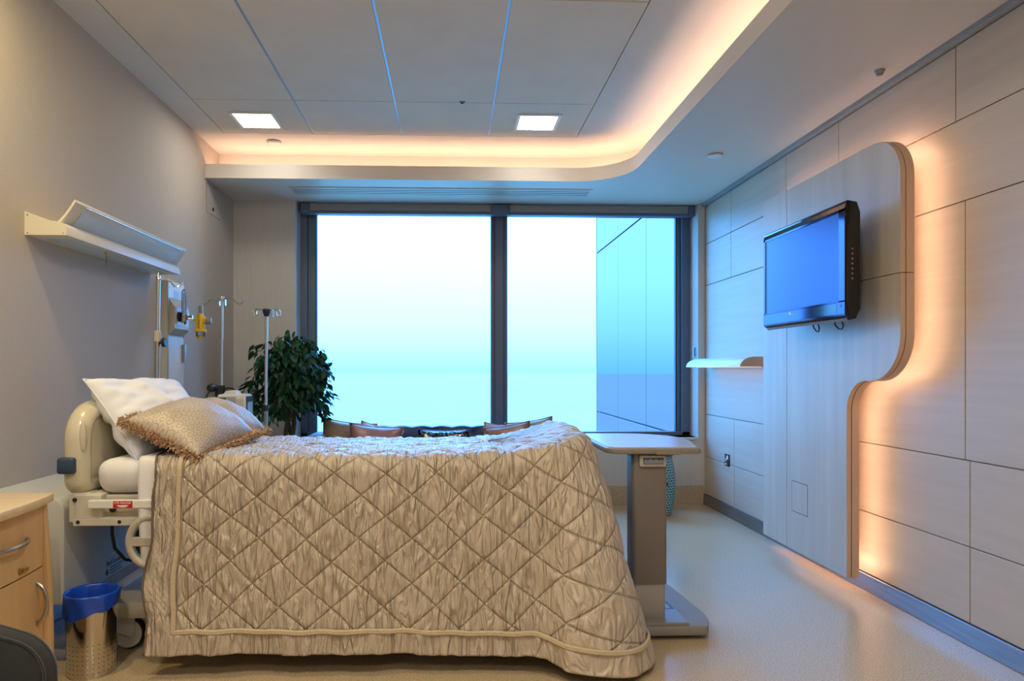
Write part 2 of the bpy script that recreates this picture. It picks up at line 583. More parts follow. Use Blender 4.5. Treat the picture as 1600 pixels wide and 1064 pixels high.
def sequin_mat():
    m = mat('dark_sequins', (0.05, 0.05, 0.07), 0.25, metal=0.7)
    nt = m.node_tree
    b = nt.nodes['Principled BSDF']
    tc = nt.nodes.new('ShaderNodeTexCoord')
    vo = nt.nodes.new('ShaderNodeTexVoronoi'); vo.inputs['Scale'].default_value = 75
    rp = nt.nodes.new('ShaderNodeValToRGB')
    rp.color_ramp.interpolation = 'CONSTANT'
    rp.color_ramp.elements[0].color = (0.012, 0.016, 0.04, 1)
    rp.color_ramp.elements[1].position = 0.55; rp.color_ramp.elements[1].color = (0.35, 0.27, 0.12, 1)
    e = rp.color_ramp.elements.new(0.72); e.color = (0.10, 0.16, 0.33, 1)
    nt.links.new(tc.outputs['Object'], vo.inputs['Vector'])
    nt.links.new(vo.outputs['Color'], rp.inputs[0])
    nt.links.new(rp.outputs[0], b.inputs['Base Color'])
    return m


def facade_mat():
    """blue mirror glass: reflects the sea and the sky"""
    m = bpy.data.materials.new('blue_mirror_glass')
    m.use_nodes = True
    nt = m.node_tree
    nt.nodes.clear()
    o = nt.nodes.new('ShaderNodeOutputMaterial')
    g = nt.nodes.new('ShaderNodeBsdfGlossy')
    g.inputs['Color'].default_value = (0.33, 0.23, 0.25, 1)
    g.inputs['Roughness'].default_value = 0.015
    nt.links.new(g.outputs[0], o.inputs[0])
    return m


def sea_mat():
    m = mat('hazy_sea', (0.36, 0.34, 0.26), 0.6, spec=0.05, noise=((0.004, 0.02, 1), 0.06))
    return m


M['floor'] = floor_mat()
M['satin'] = satin_mat()
M['scroll'] = scroll_mat()
M['stool'] = stool_mat()
M['sequin'] = sequin_mat()
M['facade'] = facade_mat()
M['sea'] = sea_mat()

# ------------------------------------------------------------------ room shell
XL, XR, YF, YB = -1.74, 2.065, -1.6, 5.42
ZS, ZC = 2.45, 2.71

fl = obj('floor', B(XL - .15, XR + .15, YF - .15, YB + .3, -0.12, 0), M['floor'], kind='structure')
wl = obj('wall_left', B(XL - .15, XL, YF - .15, YB + .3, 0, 2.95), M['wallpaper'], kind='structure')
wf = obj('wall_front', B(XL, XR, YF - .15, YF, 0, 2.95), M['back_wall'], kind='structure')
bm = bmesh.new()
WX0, WX1, WZ0 = -1.25, 2.008, 0.545
box(bm, XL, WX0, YB, YB + .3, 0, 2.95)
box(bm, WX1, XR, YB, YB + .3, 0, 2.95)
box(bm, WX0, WX1, YB, YB + .3, 0, WZ0)
box(bm, WX0, WX1, YB + .04, YB + .3, ZS + .02, 2.95)
wb = obj('wall_back', bm, M['back_wall'], kind='structure')

# right wall: backing with laminate panels standing proud of open joints
wr = obj('wall_right', B(XR + .014, XR + .16, YF - .15, YB + .3, 0, 2.95), M['trim_grey'], kind='structure')
rows = [(.085, .39, (4.85, 3.8, 2.61, 1.4, .2)), (.39, .735, (4.85, 3.8, 2.61, 1.4, .2)), (.735, 1.78, (3.9, 2.635, 1.3, 0.)),
        (1.78, 2.115, (4.907, 3.7, 2.0, .9)), (2.115, 2.425, (4.907, 4.087, 3.522, 2.686, 1.8, .9))]
G = 0.0022
for z0, z1, js in rows:
    ys = [YB] + list(js) + [YF]
    for a, b in zip(ys, ys[1:]):
        obj('panel', B(XR, XR + .015, b + G, a - G, z0 + G, z1 - G, .0015, 1), M['laminate'], wr)
bb = obj('baseboard_right', B(XR - .012, XR + .01, YF, YB, 0, .085, .003), M['steel_base'], kind='structure')
bb['label'] = 'brushed steel skirting along the panelled wall'
obj('baseboard_back', B(XL, XR - .012, YB - .008, YB, 0, .155, .003), M['floor'], kind='structure')
obj('baseboard_left', B(XL, XL + .012, YF, YB - .01, 0, .1, .003), M['steel_base'], kind='structure')
obj('trim_1', B(XR - .03, XR + .012, YF, YB, 2.426, ZS, .002), M['trim_grey'], kind='structure')

# main ceiling: backing, plaster borders, tiles with open joints
ce = obj('ceiling', B(XL, XR + .02, YF, YB + .3, ZC + .02, ZC + .12), M['dark'], kind='structure')
TX = [-1.55, -.945, -.345, .255, .865]
TY = [YF, -.66, .54, 1.73, 2.915, 4.055, 4.632]
obj('border_panel', B(XL, TX[0] - .004, YF, YB, ZC, ZC + .02), M['ceiling'], ce)
obj('border_panel', B(TX[-1] + .004, XR, YF, YB, ZC, ZC + .02), M['ceiling'], ce)
obj('border_panel', B(TX[0] - .004, TX[-1] + .004, TY[-1] + .004, YB, ZC, ZC + .02), M['ceiling'], ce)
for i in range(4):
    for j in range(len(TY) - 1):
        obj('ceiling_tile', B(TX[i] + (.006 if i else .001), TX[i + 1] - (.006 if i < 3 else .001), TY[j] + .0025, TY[j + 1] - .0025, ZC - .001, ZC + .018, .002, 1), M['tile'], ce)
for i in (1, 2, 3):
    obj('joint_strip', B(TX[i] - .0058, TX[i] + .0058, YF, TY[-1], ZC + .004, ZC + .019), M['joint_strip'], ce)

# lowered soffit with its rounded inside corner, lip, light cove and led strip
LIPY, LIPX, LR = 4.80, 1.245, 0.36


def lip_path(off, n=18):
    """inner edge of the soffit, offset outwards by off"""
    cx, cy, r = LIPX - LR, LIPY - LR, LR + off
    pts = [(XL, LIPY + off)]
    for k in range(n + 1):
        a = PI / 2 - PI / 2 * k / n
        pts.append((cx + r * math.cos(a), cy + r * math.sin(a)))
    pts.append((LIPX + off, YF))
    return pts


def band(o0, o1, z0, z1):
    return PR(lip_path(o0) + lip_path(o1)[::-1], z0, z1)


so = obj('ceiling_soffit', PR(lip_path(0.0) + [(XR + .012, YF), (XR + .012, YB + .04), (XL, YB + .04)], ZS, ZS + .03), M['soffit'], kind='structure')
obj('lip', band(0.0, .035, ZS + .03, ZS + .098), M['soffit'], so)
obj('cove_back_board', band(.30, .33, ZS + .03, ZC + .0), M['ceiling'], so)
obj('led_strip', band(.11, .145, ZS + .03, ZS + .04), M['led_warm'], so)

# window: frames, two panes, two roller blinds
win = obj('window_1', B(WX0 - .02, WX0 + .055, 5.60, 5.69, WZ0, ZS + .02), M['frame_blue_lit'], kind='structure')
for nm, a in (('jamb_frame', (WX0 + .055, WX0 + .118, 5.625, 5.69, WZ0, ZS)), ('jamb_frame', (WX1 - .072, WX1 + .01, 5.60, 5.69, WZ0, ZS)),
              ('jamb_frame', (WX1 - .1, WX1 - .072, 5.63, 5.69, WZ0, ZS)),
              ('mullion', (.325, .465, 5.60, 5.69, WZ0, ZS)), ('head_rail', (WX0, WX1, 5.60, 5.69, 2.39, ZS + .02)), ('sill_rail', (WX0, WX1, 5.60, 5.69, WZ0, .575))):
    obj(nm, B(*a, .004), M['frame_blue_lit'], win)
for x in (.355, .435):
    obj('mullion_fin', B(x - .004, x + .004, 5.588, 5.60, .575, 2.39, .001), M['frame_dark'], win)
obj('gasket', B(WX1 - .112, WX1 - .1, 5.64, 5.68, .575, 2.39), M['frame_dark'], win)
obj('gasket', B(WX0 + .118, WX0 + .126, 5.64, 5.68, .575, 2.39), M['frame_dark'], win)
for x0, x1 in ((WX0 + .118, .325), (.465, WX1 - .1)):
    obj('pane', B(x0, x1, 5.655, 5.662, .575, 2.39), M['glass'], win)
obj('sill_board', B(WX0, WX1, 5.42 - .02, 5.60, WZ0 - .02, WZ0, .004), M['soffit'], win)
for x0, x1 in ((WX0 + .10, .318), (.472, WX1 - .06)):
    bl = obj('roller_blind', B(x0, x1, 5.475, 5.545, 2.385, ZS - .003, .006), M['blind'], win)
    obj('bottom_bar', B(x0, x1, 5.48, 5.54, 2.362, 2.384, .004), M['frame_blue_lit'], bl)

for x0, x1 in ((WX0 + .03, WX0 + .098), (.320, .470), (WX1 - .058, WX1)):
    obj('blind_bracket', B(x0, x1, 5.48, 5.56, 2.365, ZS - .002, .004), M['frame_blue_lit'], win)

# ------------------------------------------------------------------ outside: the sea and the mirrored wing of the building
bm = bmesh.new()
bmesh.ops.create_circle(bm, cap_ends=True, segments=96, radius=4200)
bmesh.ops.translate(bm, verts=bm.verts, vec=(0, 0, -26))
sea = obj('sea', bm, M['sea'], kind='structure')
t = thing('glass_building', 'blue mirror glass wing of the building seen through the right pane', 'building', (2.0, 7, -4))
ys = [5.78, 6.86, 8.03, 9.23]
zs = [-4, -1.55, .52, 2.70, 5.0, 7.2]
obj('core', B(2.03, 4.5, ys[0], ys[-1] - .02, -4, 7.2), M['frame_dark'], t)
for a, b in zip(ys, ys[1:]):
    for c, d in zip(zs, zs[1:]):
        obj('pane', B(2.0, 2.028, a + .006, b - .006, c + .008, d - .008, .002, 1), M['facade'], t)
obj('edge_trim', B(1.995, 2.03, ys[-1] - .006, ys[-1] + .03, -4, 7.2), M['white_metal'], t)

# ------------------------------------------------------------------ feature slab with television and led glow
SXF = 1.92
out = fillet([(4.082, 2.128), (2.812, 2.128), (2.812, 1.046), (3.204, 1.046), (3.204, .085), (4.082, .085)], [0, .19, .21, .15, 0, 0], 14)
sl = thing('feature_panel', 'pale maple feature panel with rounded stepped edge carrying the television', 'wall panel', (1.95, 3.6, .085))
pa = clip(out, 0, 3.79 + .0015, False)
rest = clip(out, 0, 3.79 - .0015, True)
pb = clip(rest, 1, 1.515 - .0015, True)
pc = clip(rest, 1, 1.515 + .0015, False)
for p in (pa, pb, pc):
    q = obj('veneer_board', PR(p, SXF, SXF + .022, 'x', .0012), [M['slab'], M['slab_edge']], sl)
    for f_ in q.data.polygons:
        if abs(f_.normal.x) < .5: f_.material_index = 1
    if p is pb:
        obj('access_cover', B(SXF - .0008, SXF + .01, 3.566, 3.731, .305, .471), M['slab'], q)
        fr = bmesh.new()
        for a in ((3.563, 3.566, .302, .474), (3.731, 3.734, .302, .474), (3.563, 3.734, .302, .305), (3.563, 3.734, .471, .474)):
            box(fr, SXF - .0004, SXF + .01, *a)
        obj('cover_gap', fr, M['dark'], q)


def inset(poly, d):
    n = len(poly); res = []
    # signed area tells which side is inside
    A = sum(poly[i - 1][0] * poly[i][1] - poly[i][0] * poly[i - 1][1] for i in range(n))
    sgn = 1 if A > 0 else -1
    for i in range(n):
        a = Vector(poly[i - 1]); p = Vector(poly[i]); b = Vector(poly[(i + 1) % n])
        t1 = (p - a).normalized(); t2 = (b - p).normalized()
        n1 = Vector((-t1.y, t1.x)) * sgn; n2 = Vector((-t2.y, t2.x)) * sgn
        m = (n1 + n2)
        m = m / max(.3, m.dot(n1))
        res.append((p.x + m.x * d, p.y + m.y * d))
    return res


obj('edge_groove', PR(inset(out, .004), SXF + .022, SXF + .026, 'x'), M['dark'], sl)
obj('light_block_board', PR(inset(out, .004), SXF + .026, SXF + .0615, 'x'), M['dark'], sl)  # dark core added to stop light leaking through the joint
for hi in (True, False):
    pp = clip(out, 1, 1.515 + (.0015 if not hi else -.0015), hi)
    obj('edge_band', PR(pp, SXF + .026, SXF + .062, 'x', .001), M['slab_edge'], sl)
obj('mounting_rail', B(SXF + .062, XR, 3.5, 4.0, 1.55, 1.62), M['trim_grey'], sl)
obj('mounting_rail', B(SXF + .062, XR, 3.5, 4.0, .45, .52), M['trim_grey'], sl)
# led chips on the back of the slab, facing the wall
path = inset(out, .030)
i0 = 0
pts = path[:]   # runs (4.082,2.128) -> near top -> ... -> bottom -> (4.082,.085)
bm = bmesh.new()
strip = bmesh.new()
seglen = 0.0
for a, b in zip(pts, pts[1:]):
    a = Vector(a); b = Vector(b)
    ln = (b - a).length
    if ln < 1e-6: continue
    tdir = (b - a) / ln
    nrm = Vector((-tdir.y, tdir.x))
    pos = -seglen % .042
    while pos < ln:
        c = a + tdir * pos
        q = [c + tdir * s * .011 + nrm * r * .005 for s, r in ((-1, -1), (1, -1), (1, 1), (-1, 1))]
        prism(bm, [tuple(v) for v in q], SXF + .0635, SXF + .073, 'x')
        pos += .042
    seglen += ln
    q = [a + nrm * .007, b + nrm * .007, b - nrm * .007, a - nrm * .007]
    prism(strip, [tuple(v) for v in q], SXF + .062, SXF + .0635, 'x')
ls = obj('led_tape', strip, M['off_white'], sl, kind='stuff')
obj('led_chip', bm, M['led_slab'], sl, kind='stuff')

# television
tv = thing('television', 'black flat screen television mounted on the pale maple feature panel', 'television', (1.84, 3.32, 1.32))
TY0, TY1 = 2.925, 3.712
prof = [(1.75, 1.40), (1.75, 1.846), (1.757, 1.853), (1.80, 1.846), (1.815, 1.80), (1.815, 1.37), (1.795, 1.325), (1.768, 1.322)]
obj('housing', PR(prof, TY0, TY1, 'y', .003), M['tv_black'], tv, smooth=True)
obj('rear_cover', B(1.81, 1.865, 3.05, 3.59, 1.40, 1.74, .012), M['tv_matt'], tv)
obj('wall_bracket', B(1.86, SXF, 3.18, 3.46, 1.48, 1.66, .004), M['tv_matt'], tv)
bz = bmesh.new()
for a in ((TY0 + .004, TY1 - .004, 1.806, 1.818), (TY0 + .004, TY1 - .004, 1.402, 1.409), (TY0 + .004, 2.977, 1.402, 1.818), (3.687, TY1 - .004, 1.402, 1.818)):
    box(bz, 1.7455, 1.751, *a, .0015, 1)
obj('bezel', bz, M['tv_chin'], tv)
obj('top_bezel', PR([(1.7455, 1.818), (1.752, 1.848), (1.76, 1.848), (1.76, 1.818)], TY0 + .003, TY1 - .003, 'y'), M['tv_black'], tv)
obj('screen_gap', B(1.748, 1.7485, 3.677, 3.687, 1.409, 1.806), M['tv_matt'], tv)
obj('screen', B(1.7488, 1.752, 2.977, 3.677, 1.409, 1.806), M['tv_screen'], tv)
ch = obj('chin', PR([(1.7455, 1.4015), (1.7455, 1.348), (1.7475, 1.340), (1.762, 1.330), (1.775, 1.33), (1.775, 1.4015)], TY0 + .004, TY1 - .004, 'y', .001), M['tv_chin'], tv)
obj('chin_dark_patch', B(1.7448, 1.747, 2.99, 3.19, 1.352, 1.398, .0006, 1), M['tv_black'], tv)  # thin black patch at the near end of the chin
obj('speaker_bar', PR([(1.762, 1.3295), (1.77, 1.318), (1.79, 1.32), (1.79, 1.3295)], TY0 + .02, TY1 - .01, 'y'), M['grey_plastic'], tv)
obj('logo', L([(.0085, 0), (.0085, .0006)], 20, (1.7448, 3.412, 1.388), 'x'), M['white_print'], tv)
text('lettering', 'LG', .017, M['white_print'], (1.7448, 3.382, 1.388), (PI / 2, 0, -PI / 2), tv)
pl = obj('power_light', B(1.7445, 1.746, 2.955, 2.961, 1.378, 1.392), M['tv_matt'], tv)
for k in range(7):
    obj('button', B(1.775, 1.781, TY0 - .002, TY0 + .002, 1.50 + k * .022, 1.508 + k * .022, .001, 1), M['grey_plastic'], tv)
for y0, w in ((3.33, .05), (3.13, .065)):
    obj('cable', T([(1.83, y0 - w / 2, 1.34), (1.84, y0 - w / 2, 1.305), (1.845, y0 - w * .2, 1.29), (1.845, y0 + w * .2, 1.292), (1.84, y0 + w / 2, 1.31), (1.83, y0 + w / 2, 1.34)], .0035, 8), M['black'], tv, smooth=True)

# curved wall shelf lamp past the slab
sh = thing('wall_lamp', 'long white curved wall lamp with warm glow between feature panel and window', 'lamp', (2.065, 4.8, 1.117))
prof = [(XR, 1.117), (1.868, 1.117)]
for k in range(1, 9):
    a = PI / 2 * k / 9
    prof.append((1.868 + .10 * (1 - math.cos(a)), 1.117 + .066 * math.sin(a)))
prof += [(1.975, 1.183), (XR, 1.183)]
obj('shell', PR(prof, 4.302, 5.30, 'y', .001), M['off_white'], sh, smooth=True)
obj('end_cap', PR([(p[0], p[1]) for p in prof], 4.296, 4.302, 'y'), M['slab_edge'], sh)
obj('diffuser', B(1.92, 2.04, 4.36, 5.2, 1.1145, 1.1172), M['led_shelf'], sh)

# socket plates
s = thing('wall_socket', 'small black socket plate on the right panelled wall near the corner', 'socket', (2.06, 4.965, .42))
obj('plate', B(XR - .008, XR, 4.925, 5.005, .375, .465, .002), M['black'], s)
obj('switch', B(XR - .012, XR - .008, 4.935, 4.96, .425, .455, .002), M['white_print'], s)
obj('pin_slot', B(XR - .0095, XR - .008, 4.975, 4.985, .41, .435), M['white_print'], s)
obj('marking', B(XR - .0085, XR - .008, 4.965, 4.99, .385, .395), M['white_print'], s)
s = thing('blind_switch', 'slim blind switch in the window reveal above the curved wall lamp', 'switch', (WX1, 5.5, 1.24))
obj('plate', B(WX1 - .005, WX1, 5.455, 5.535, 1.20, 1.285, .001), M['light_blue_label'], s)
obj('rocker', B(WX1 - .008, WX1 - .005, 5.463, 5.488, 1.205, 1.28, .001), M['frame_dark'], s)

# ------------------------------------------------------------------ ceiling fittings
def ceiling_light(cx, cy, label):
    t = thing('ceiling_light', label, 'ceiling light', (cx, cy, ZC), 'recessed square ceiling lights')
    fr = bmesh.new()
    o, i = .14, .118
    for a in ((-o, o, -o, -i), (-o, o, i, o), (-o, -i, -i, i), (i, o, -i, i)):
        box(fr, cx + a[0], cx + a[1], cy + a[2], cy + a[3], ZC - .009, ZC - .001, .002, 1)
    obj('frame', fr, M['off_white'], t)
    obj('diffuser', B(cx - i, cx + i, cy - i, cy + i, ZC - .005, ZC - .001), M['diffuser'], t)
    return t


ceiling_light(-1.258, 4.385, 'square glowing ceiling light near the left wall')
ceiling_light(.555, 4.36, 'square glowing ceiling light near the cove corner')
d = thing('smoke_detector', 'round white disc detector on ceiling above the cove near left wall', 'detector', (-1.256, 4.795, ZC))
obj('base_ring', L([(.05, -.006), (.05, 0)], 28, (-1.256, 4.795, ZC)), M['grey_plastic'], d)
obj('cover', L([(.012, -.018), (.038, -.016), (.045, -.007), (.045, -.005)], 28, (-1.256, 4.795, ZC)), M['off_white'], d, smooth=True)
d = thing('concealed_sprinkler', 'flat white disc cover on the lowered soffit', 'sprinkler', (1.655, 4.176, ZS))
obj('ring', L([(.047, -.005), (.047, 0)], 28, (1.655, 4.176, ZS)), M['grey_plastic'], d)
obj('cover', L([(.043, -.012), (.046, -.005)], 28, (1.655, 4.176, ZS)), M['off_white'], d, smooth=True)
d = thing('sprinkler_head', 'small dull bronze sprinkler on the soffit close to the panelled wall', 'sprinkler', (1.93, 2.968, ZS))
obj('body', L([(.008, -.022), (.014, -.02), (.018, -.008), (.022, -.003), (.022, 0)], 20, (1.93, 2.968, ZS)), M['trim_grey'], d, smooth=True)
obj('deflector', L([(.012, -.027), (.012, -.024)], 16, (1.93, 2.968, ZS)), M['beige_plastic'], d)
d = thing('ceiling_clip', 'tiny dark clip at the joint between two ceiling tiles', 'clip', (.062, 4.05, ZC))
obj('body', B(.045, .08, 4.03, 4.05, ZC - .008, ZC, .002), M['trim_grey'], d)
obj('tab', B(.055, .07, 4.035, 4.045, ZC - .013, ZC - .008, .001), M['dark'], d)

av = thing('air_diffuser', 'long slotted air diffuser in the soffit above the window', 'air vent', (-.08, 5.1, ZS))
AX0, AX1 = -1.2, 1.045
bk = bmesh.new()
box(bk, AX0, AX1, 5.02, 5.21, ZS - .0042, ZS)
obj('backing', bk, M['dark'], av)
fr = bmesh.new()
for a in ((AX0 - .012, AX1 + .012, 5.008, 5.02), (AX0 - .012, AX1 + .012, 5.21, 5.222), (AX0 - .012, AX0, 5.02, 5.21), (AX1, AX1 + .012, 5.02, 5.21)):
    box(fr, *a, ZS - .0055, ZS)
obj('frame', fr, M['soffit'], av)
for k in range(4):
    y = 5.035 + k * .0475
    bm = B(AX0, AX1, -.0115, .0115, -.0008, .0008)
    bmesh.ops.rotate(bm, verts=bm.verts, cent=(0, 0, 0), matrix=Matrix.Rotation(math.radians(-5), 3, 'X'))
    bmesh.ops.translate(bm, verts=bm.verts, vec=(0, y + .008, ZS - .0048))
    obj('slat', bm, M['soffit'], av)

# ------------------------------------------------------------------ left wall: access hatch, bed light, gas column
h = thing('access_hatch', 'square flush access hatch with key lock high on the left wall', 'hatch', (XL, 4.97, 2.3))
obj('door', B(XL - .002, XL + .003, 4.83, 5.115, 2.22, 2.42, .001, 1), M['hatch'], h)
fr = bmesh.new()
for a in ((4.826, 4.83, 2.216, 2.424), (5.115, 5.119, 2.216, 2.424), (4.83, 5.115, 2.216, 2.22), (4.83, 5.115, 2.42, 2.424)):
    box(fr, XL, XL + .0015, *a)
obj('gap', fr, M['trim_grey'], h)
lk = obj('lock', L([(.013, 0), (.013, .005), (.009, .007)], 16, (XL + .003, 4.95, 2.262), 'x'), M['dark'], h)

bl = thing('bed_light', 'long cream wall light with ribbed lens above the bed head', 'wall light', (XL, 3.4, 1.65))
BY0, BY1 = 2.80, 3.95
prof = [(XL, 1.648), (-1.572, 1.648), (-1.572, 1.666), (-1.580, 1.687), (-1.598, 1.702), (-1.64, 1.708), (XL, 1.745)]
obj('body', PR(prof, BY0 + .004, BY1 - .004, 'y', .002), M['white_metal'], bl, smooth=True, angle=25)
for y in (BY0, BY1 - .004):
    e = obj('end_plate', PR(prof, y, y + .004, 'y'), M['white_metal'], bl)
    for (px_, pz_) in ((XL + .012, 1.657), (XL + .012, 1.73), (-1.585, 1.657)):
        obj('screw', L([(.003, 0), (.003, .0015)], 10, (px_, y - .001 if y < 3 else y + .0045, pz_), 'y'), M['steel'], e)
# swept reflector wing that rises out from the body
wing_o, wing_i = [], []
for k in range(9):
    s_ = k / 8
    x = -1.665 + .10 * s_
    z = 1.692 + .108 * (s_ ** 1.6)
    wing_o.append((x, z + .006))
    wing_i.append((x + .004, z - .006))
W0, W1 = BY0 + .045, BY1 + .06
poly = wing_o + wing_i[::-1]
obj('reflector_wing', PR(poly, W0, W1, 'y', .001), M['white_metal'], bl, smooth=True, angle=30)
# lens: ribbed strip over the wing's outer side, each rib a ridge
lens = []
for j in range(150):
    y = W0 + .075 + (W1 - W0 - .15) * j / 149
    rowp = []
    for k in range(9):
        s_ = .10 + .74 * k / 8
        x = -1.665 + .10 * s_ + .0045
        z = 1.692 + .108 * (s_ ** 1.6) - .0066
        rid = .0022 * (0.5 + 0.5 * math.cos(j * PI))
        rowp.append((x + rid * .7, y, z - rid))
    lens.append(rowp)
obj('lens', grid_bm(np.array(lens)), M['lens'], bl)
for y in (W0, W1 - .07):
    pass
rib = bmesh.new()
for k in range(14):
    y = W0 + .008 + k * .0048
    q = [(-1.665 + .10 * s_ + .005, 1.692 + .108 * (s_ ** 1.6) - .0072) for s_ in (.15, .35, .55, .75, .9)]
    tube(rib, [(x, y, z) for x, z in q], .0011, 5)
obj('vent_rib', rib, M['off_white'], bl, kind='stuff')
obj('trim_bead', T([(-1.565 + .005, W0 + .075, 1.7885), (-1.56, W1 - .075, 1.7885)], .002, 8), M['chrome'], bl)
obj('lower_lens', B(-1.70, -1.60, BY0 + .06, BY1 - .08, 1.6455, 1.6485, .001), M['lens'], bl)
pc_ = obj('pull_cord', T([(-1.60, 3.17, 1.645), (-1.60, 3.17, 1.575)], .0016, 6), M['piping'], bl)
obj('cord_ferrule', L([(.006, 0), (.007, .008), (.004, .016)], 12, (-1.60, 3.17, 1.628)), M['brass'], pc_)

g = thing('gas_column', 'tall cream medical gas column on the left wall beside the bed', 'wall unit', (XL, 4.19, .3))
GX = -1.69
obj('housing', B(XL, GX - .004, 4.062, 4.312, .2, 1.633, .004), M['white_metal'], g)
obj('side_rail', B(GX - .006, GX + .001, 4.062, 4.072, .2, 1.633, .001), M['beige_plastic'], g)
obj('side_rail', B(GX - .006, GX + .001, 4.302, 4.312, .2, 1.633, .001), M['beige_plastic'], g)
up = obj('upper_plate', B(GX - .005, GX, 4.075, 4.30, 1.53, 1.63, .001), M['off_white'], g)
obj('label', B(GX, GX + .001, 4.15, 4.22, 1.535, 1.582), M['light_blue_label'], up)
for y in (4.085, 4.29):
    obj('screw', L([(.004, 0), (.004, .002)], 10, (GX, y, 1.59), 'x'), M['steel'], up)
oh = obj('outlet_hood', PR([(GX, 1.525), (GX + .035, 1.475), (GX + .035, 1.345), (GX, 1.305)], 4.076, 4.30, 'y', .002), M['beige_plastic'], g)
obj('outlet_plate', B(GX + .034, GX + .037, 4.10, 4.165, 1.36, 1.47, .001), M['white_metal'], oh)
obj('outlet_plate', B(GX + .034, GX + .037, 4.22, 4.285, 1.36, 1.47, .001), M['white_metal'], oh)
obj('outlet_ring', L([(.03, 0), (.03, .012), (.022, .014), (.022, .004)], 24, (GX + .037, 4.13, 1.418), 'x'), M['black'], oh, smooth=True)
lp = obj('lower_door', B(GX - .005, GX, 4.075, 4.30, .25, 1.295, .001), M['off_white'], g)
obj('door_handle', B(GX, GX + .02, 4.272, 4.298, 1.145, 1.255, .004), M['steel'], lp)

fm = thing('oxygen_flowmeter', 'clear tube flowmeter plugged into the gas column outlet', 'flowmeter', (-1.64, 4.13, 1.4))
obj('probe', L([(.012, 0), (.012, .03), (.018, .03), (.018, .05), (.01, .05), (.01, .075)], 18, (GX + .045, 4.13, 1.418), 'x'), M['steel'], fm, smooth=True)
obj('valve_body', L([(.0, -.03), (.016, -.03), (.02, -.01), (.02, .012), (.014, .02), (.014, .028)], 18, (-1.622, 4.13, 1.412)), M['steel'], fm, smooth=True)
obj('red_mark', L([(.005, 0), (.005, .003)], 12, (-1.622, 4.108, 1.42), 'y'), M['red_label'], fm)
obj('tube', L([(.014, 0), (.014, .125), (.010, .14), (.004, .145)], 18, (-1.622, 4.13, 1.44)), M['clear'], fm, smooth=True)
obj('inner_tube', L([(.006, 0), (.006, .12)], 12, (-1.622, 4.13, 1.442)), M['light_blue_label'], fm, smooth=True)
obj('outlet_stem', T([(-1.605, 4.13, 1.41), (-1.568, 4.135, 1.404)], [.009, .006], 12), M['chrome'], fm, smooth=True)
obj('black_tap', L([(.007, 0), (.007, .014)], 12, (-1.61, 4.118, 1.372)), M['black'], fm)

yr = thing('suction_regulator', 'yellow suction regulator with clear jar hanging off the flowmeter', 'regulator', (-1.54, 4.14, 1.38))
cx, cy = -1.527, 4.14
obj('body', L([(.0, 1.328), (.036, 1.328), (.036, 1.342), (.026, 1.346), (.026, 1.40), (.022, 1.418), (.017, 1.438), (0, 1.44)], 24, (cx, cy, 0)), M['yellow'], yr, smooth=True)
obj('inlet', T([(cx - .048, cy, 1.403), (cx - .02, cy, 1.402)], [.007, .011], 14), M['yellow'], yr, smooth=True)
obj('gauge_neck', L([(.022, 0), (.022, .014)], 20, (cx + .02, cy, 1.396), 'x'), M['yellow'], yr, smooth=True)
obj('knob', L([(.019, 0), (.02, .008), (.019, .03), (.012, .033)], 20, (cx + .034, cy, 1.393), 'x'), M['grey_plastic'], yr, smooth=True)
obj('top_tab', B(cx - .013, cx + .015, cy - .006, cy + .006, 1.435, 1.486, .005), M['steel'], yr)
obj('jar', L([(.024, 1.298), (.026, 1.31), (.026, 1.328)], 20, (cx, cy, 0)), M['clear'], yr, smooth=True)
obj('jar_plug', L([(.016, 1.282), (.018, 1.288), (.018, 1.306)], 20, (cx, cy, 0)), mat('pale_yellow_plug', (.62, .5, .06), .4), yr, smooth=True)
text('lettering', 'Hi Flow O2', .019, M['tv_matt'], (cx, cy - .0275, 1.388), (PI / 2, -PI / 2, 0), yr, .0006)

# ------------------------------------------------------------------ drip poles
p = thing('iv_pole', 'steel drip pole with black knob fixed at the bed head before the gas column', 'drip pole', (-1.44, 3.34, 0))
obj('outer_tube', T([(-1.455, 3.36, .655), (-1.447, 3.36, 1.27)], .0125, 14), M['steel'], p, smooth=True)
obj('inner_tube', T([(-1.447, 3.36, 1.27), (-1.443, 3.36, 1.545)], .009, 14), M['chrome'], p, smooth=True)
obj('collar', L([(.016, 0), (.017, .01), (.016, .05), (.012, .055)], 16, (-1.447, 3.36, 1.235)), M['beige_plastic'], p, smooth=True)
kn = obj('knob', L([(.008, -.01), (.008, .018), (.022, .018), (.024, .024), (.022, .034)], 18, (-1.44, 3.36, 1.232), 'x'), M['black'], p, smooth=True)
obj('socket', L([(.02, .65), (.02, .74)], 16, (-1.455, 3.36, 0)), M['white_metal'], p)
obj('bracket', T([(-1.45, 3.35, .70), (-1.39, 3.235, .70)], .012, 10), M['white_metal'], p)
obj('finial', L([(.011, 0), (.011, .02), (.006, .03), (.003, .04)], 14, (-1.443, 3.36, 1.535)), M['chrome'], p, smooth=True)
hk = [(-1.443, 3.36, 1.545), (-1.405, 3.37, 1.543), (-1.388, 3.375, 1.532), (-1.376, 3.38, 1.512), (-1.36, 3.385, 1.508), (-1.345, 3.39, 1.52), (-1.34, 3.392, 1.535)]
obj('hook', T(hk, .005, 8), M['chrome'], p, smooth=True)


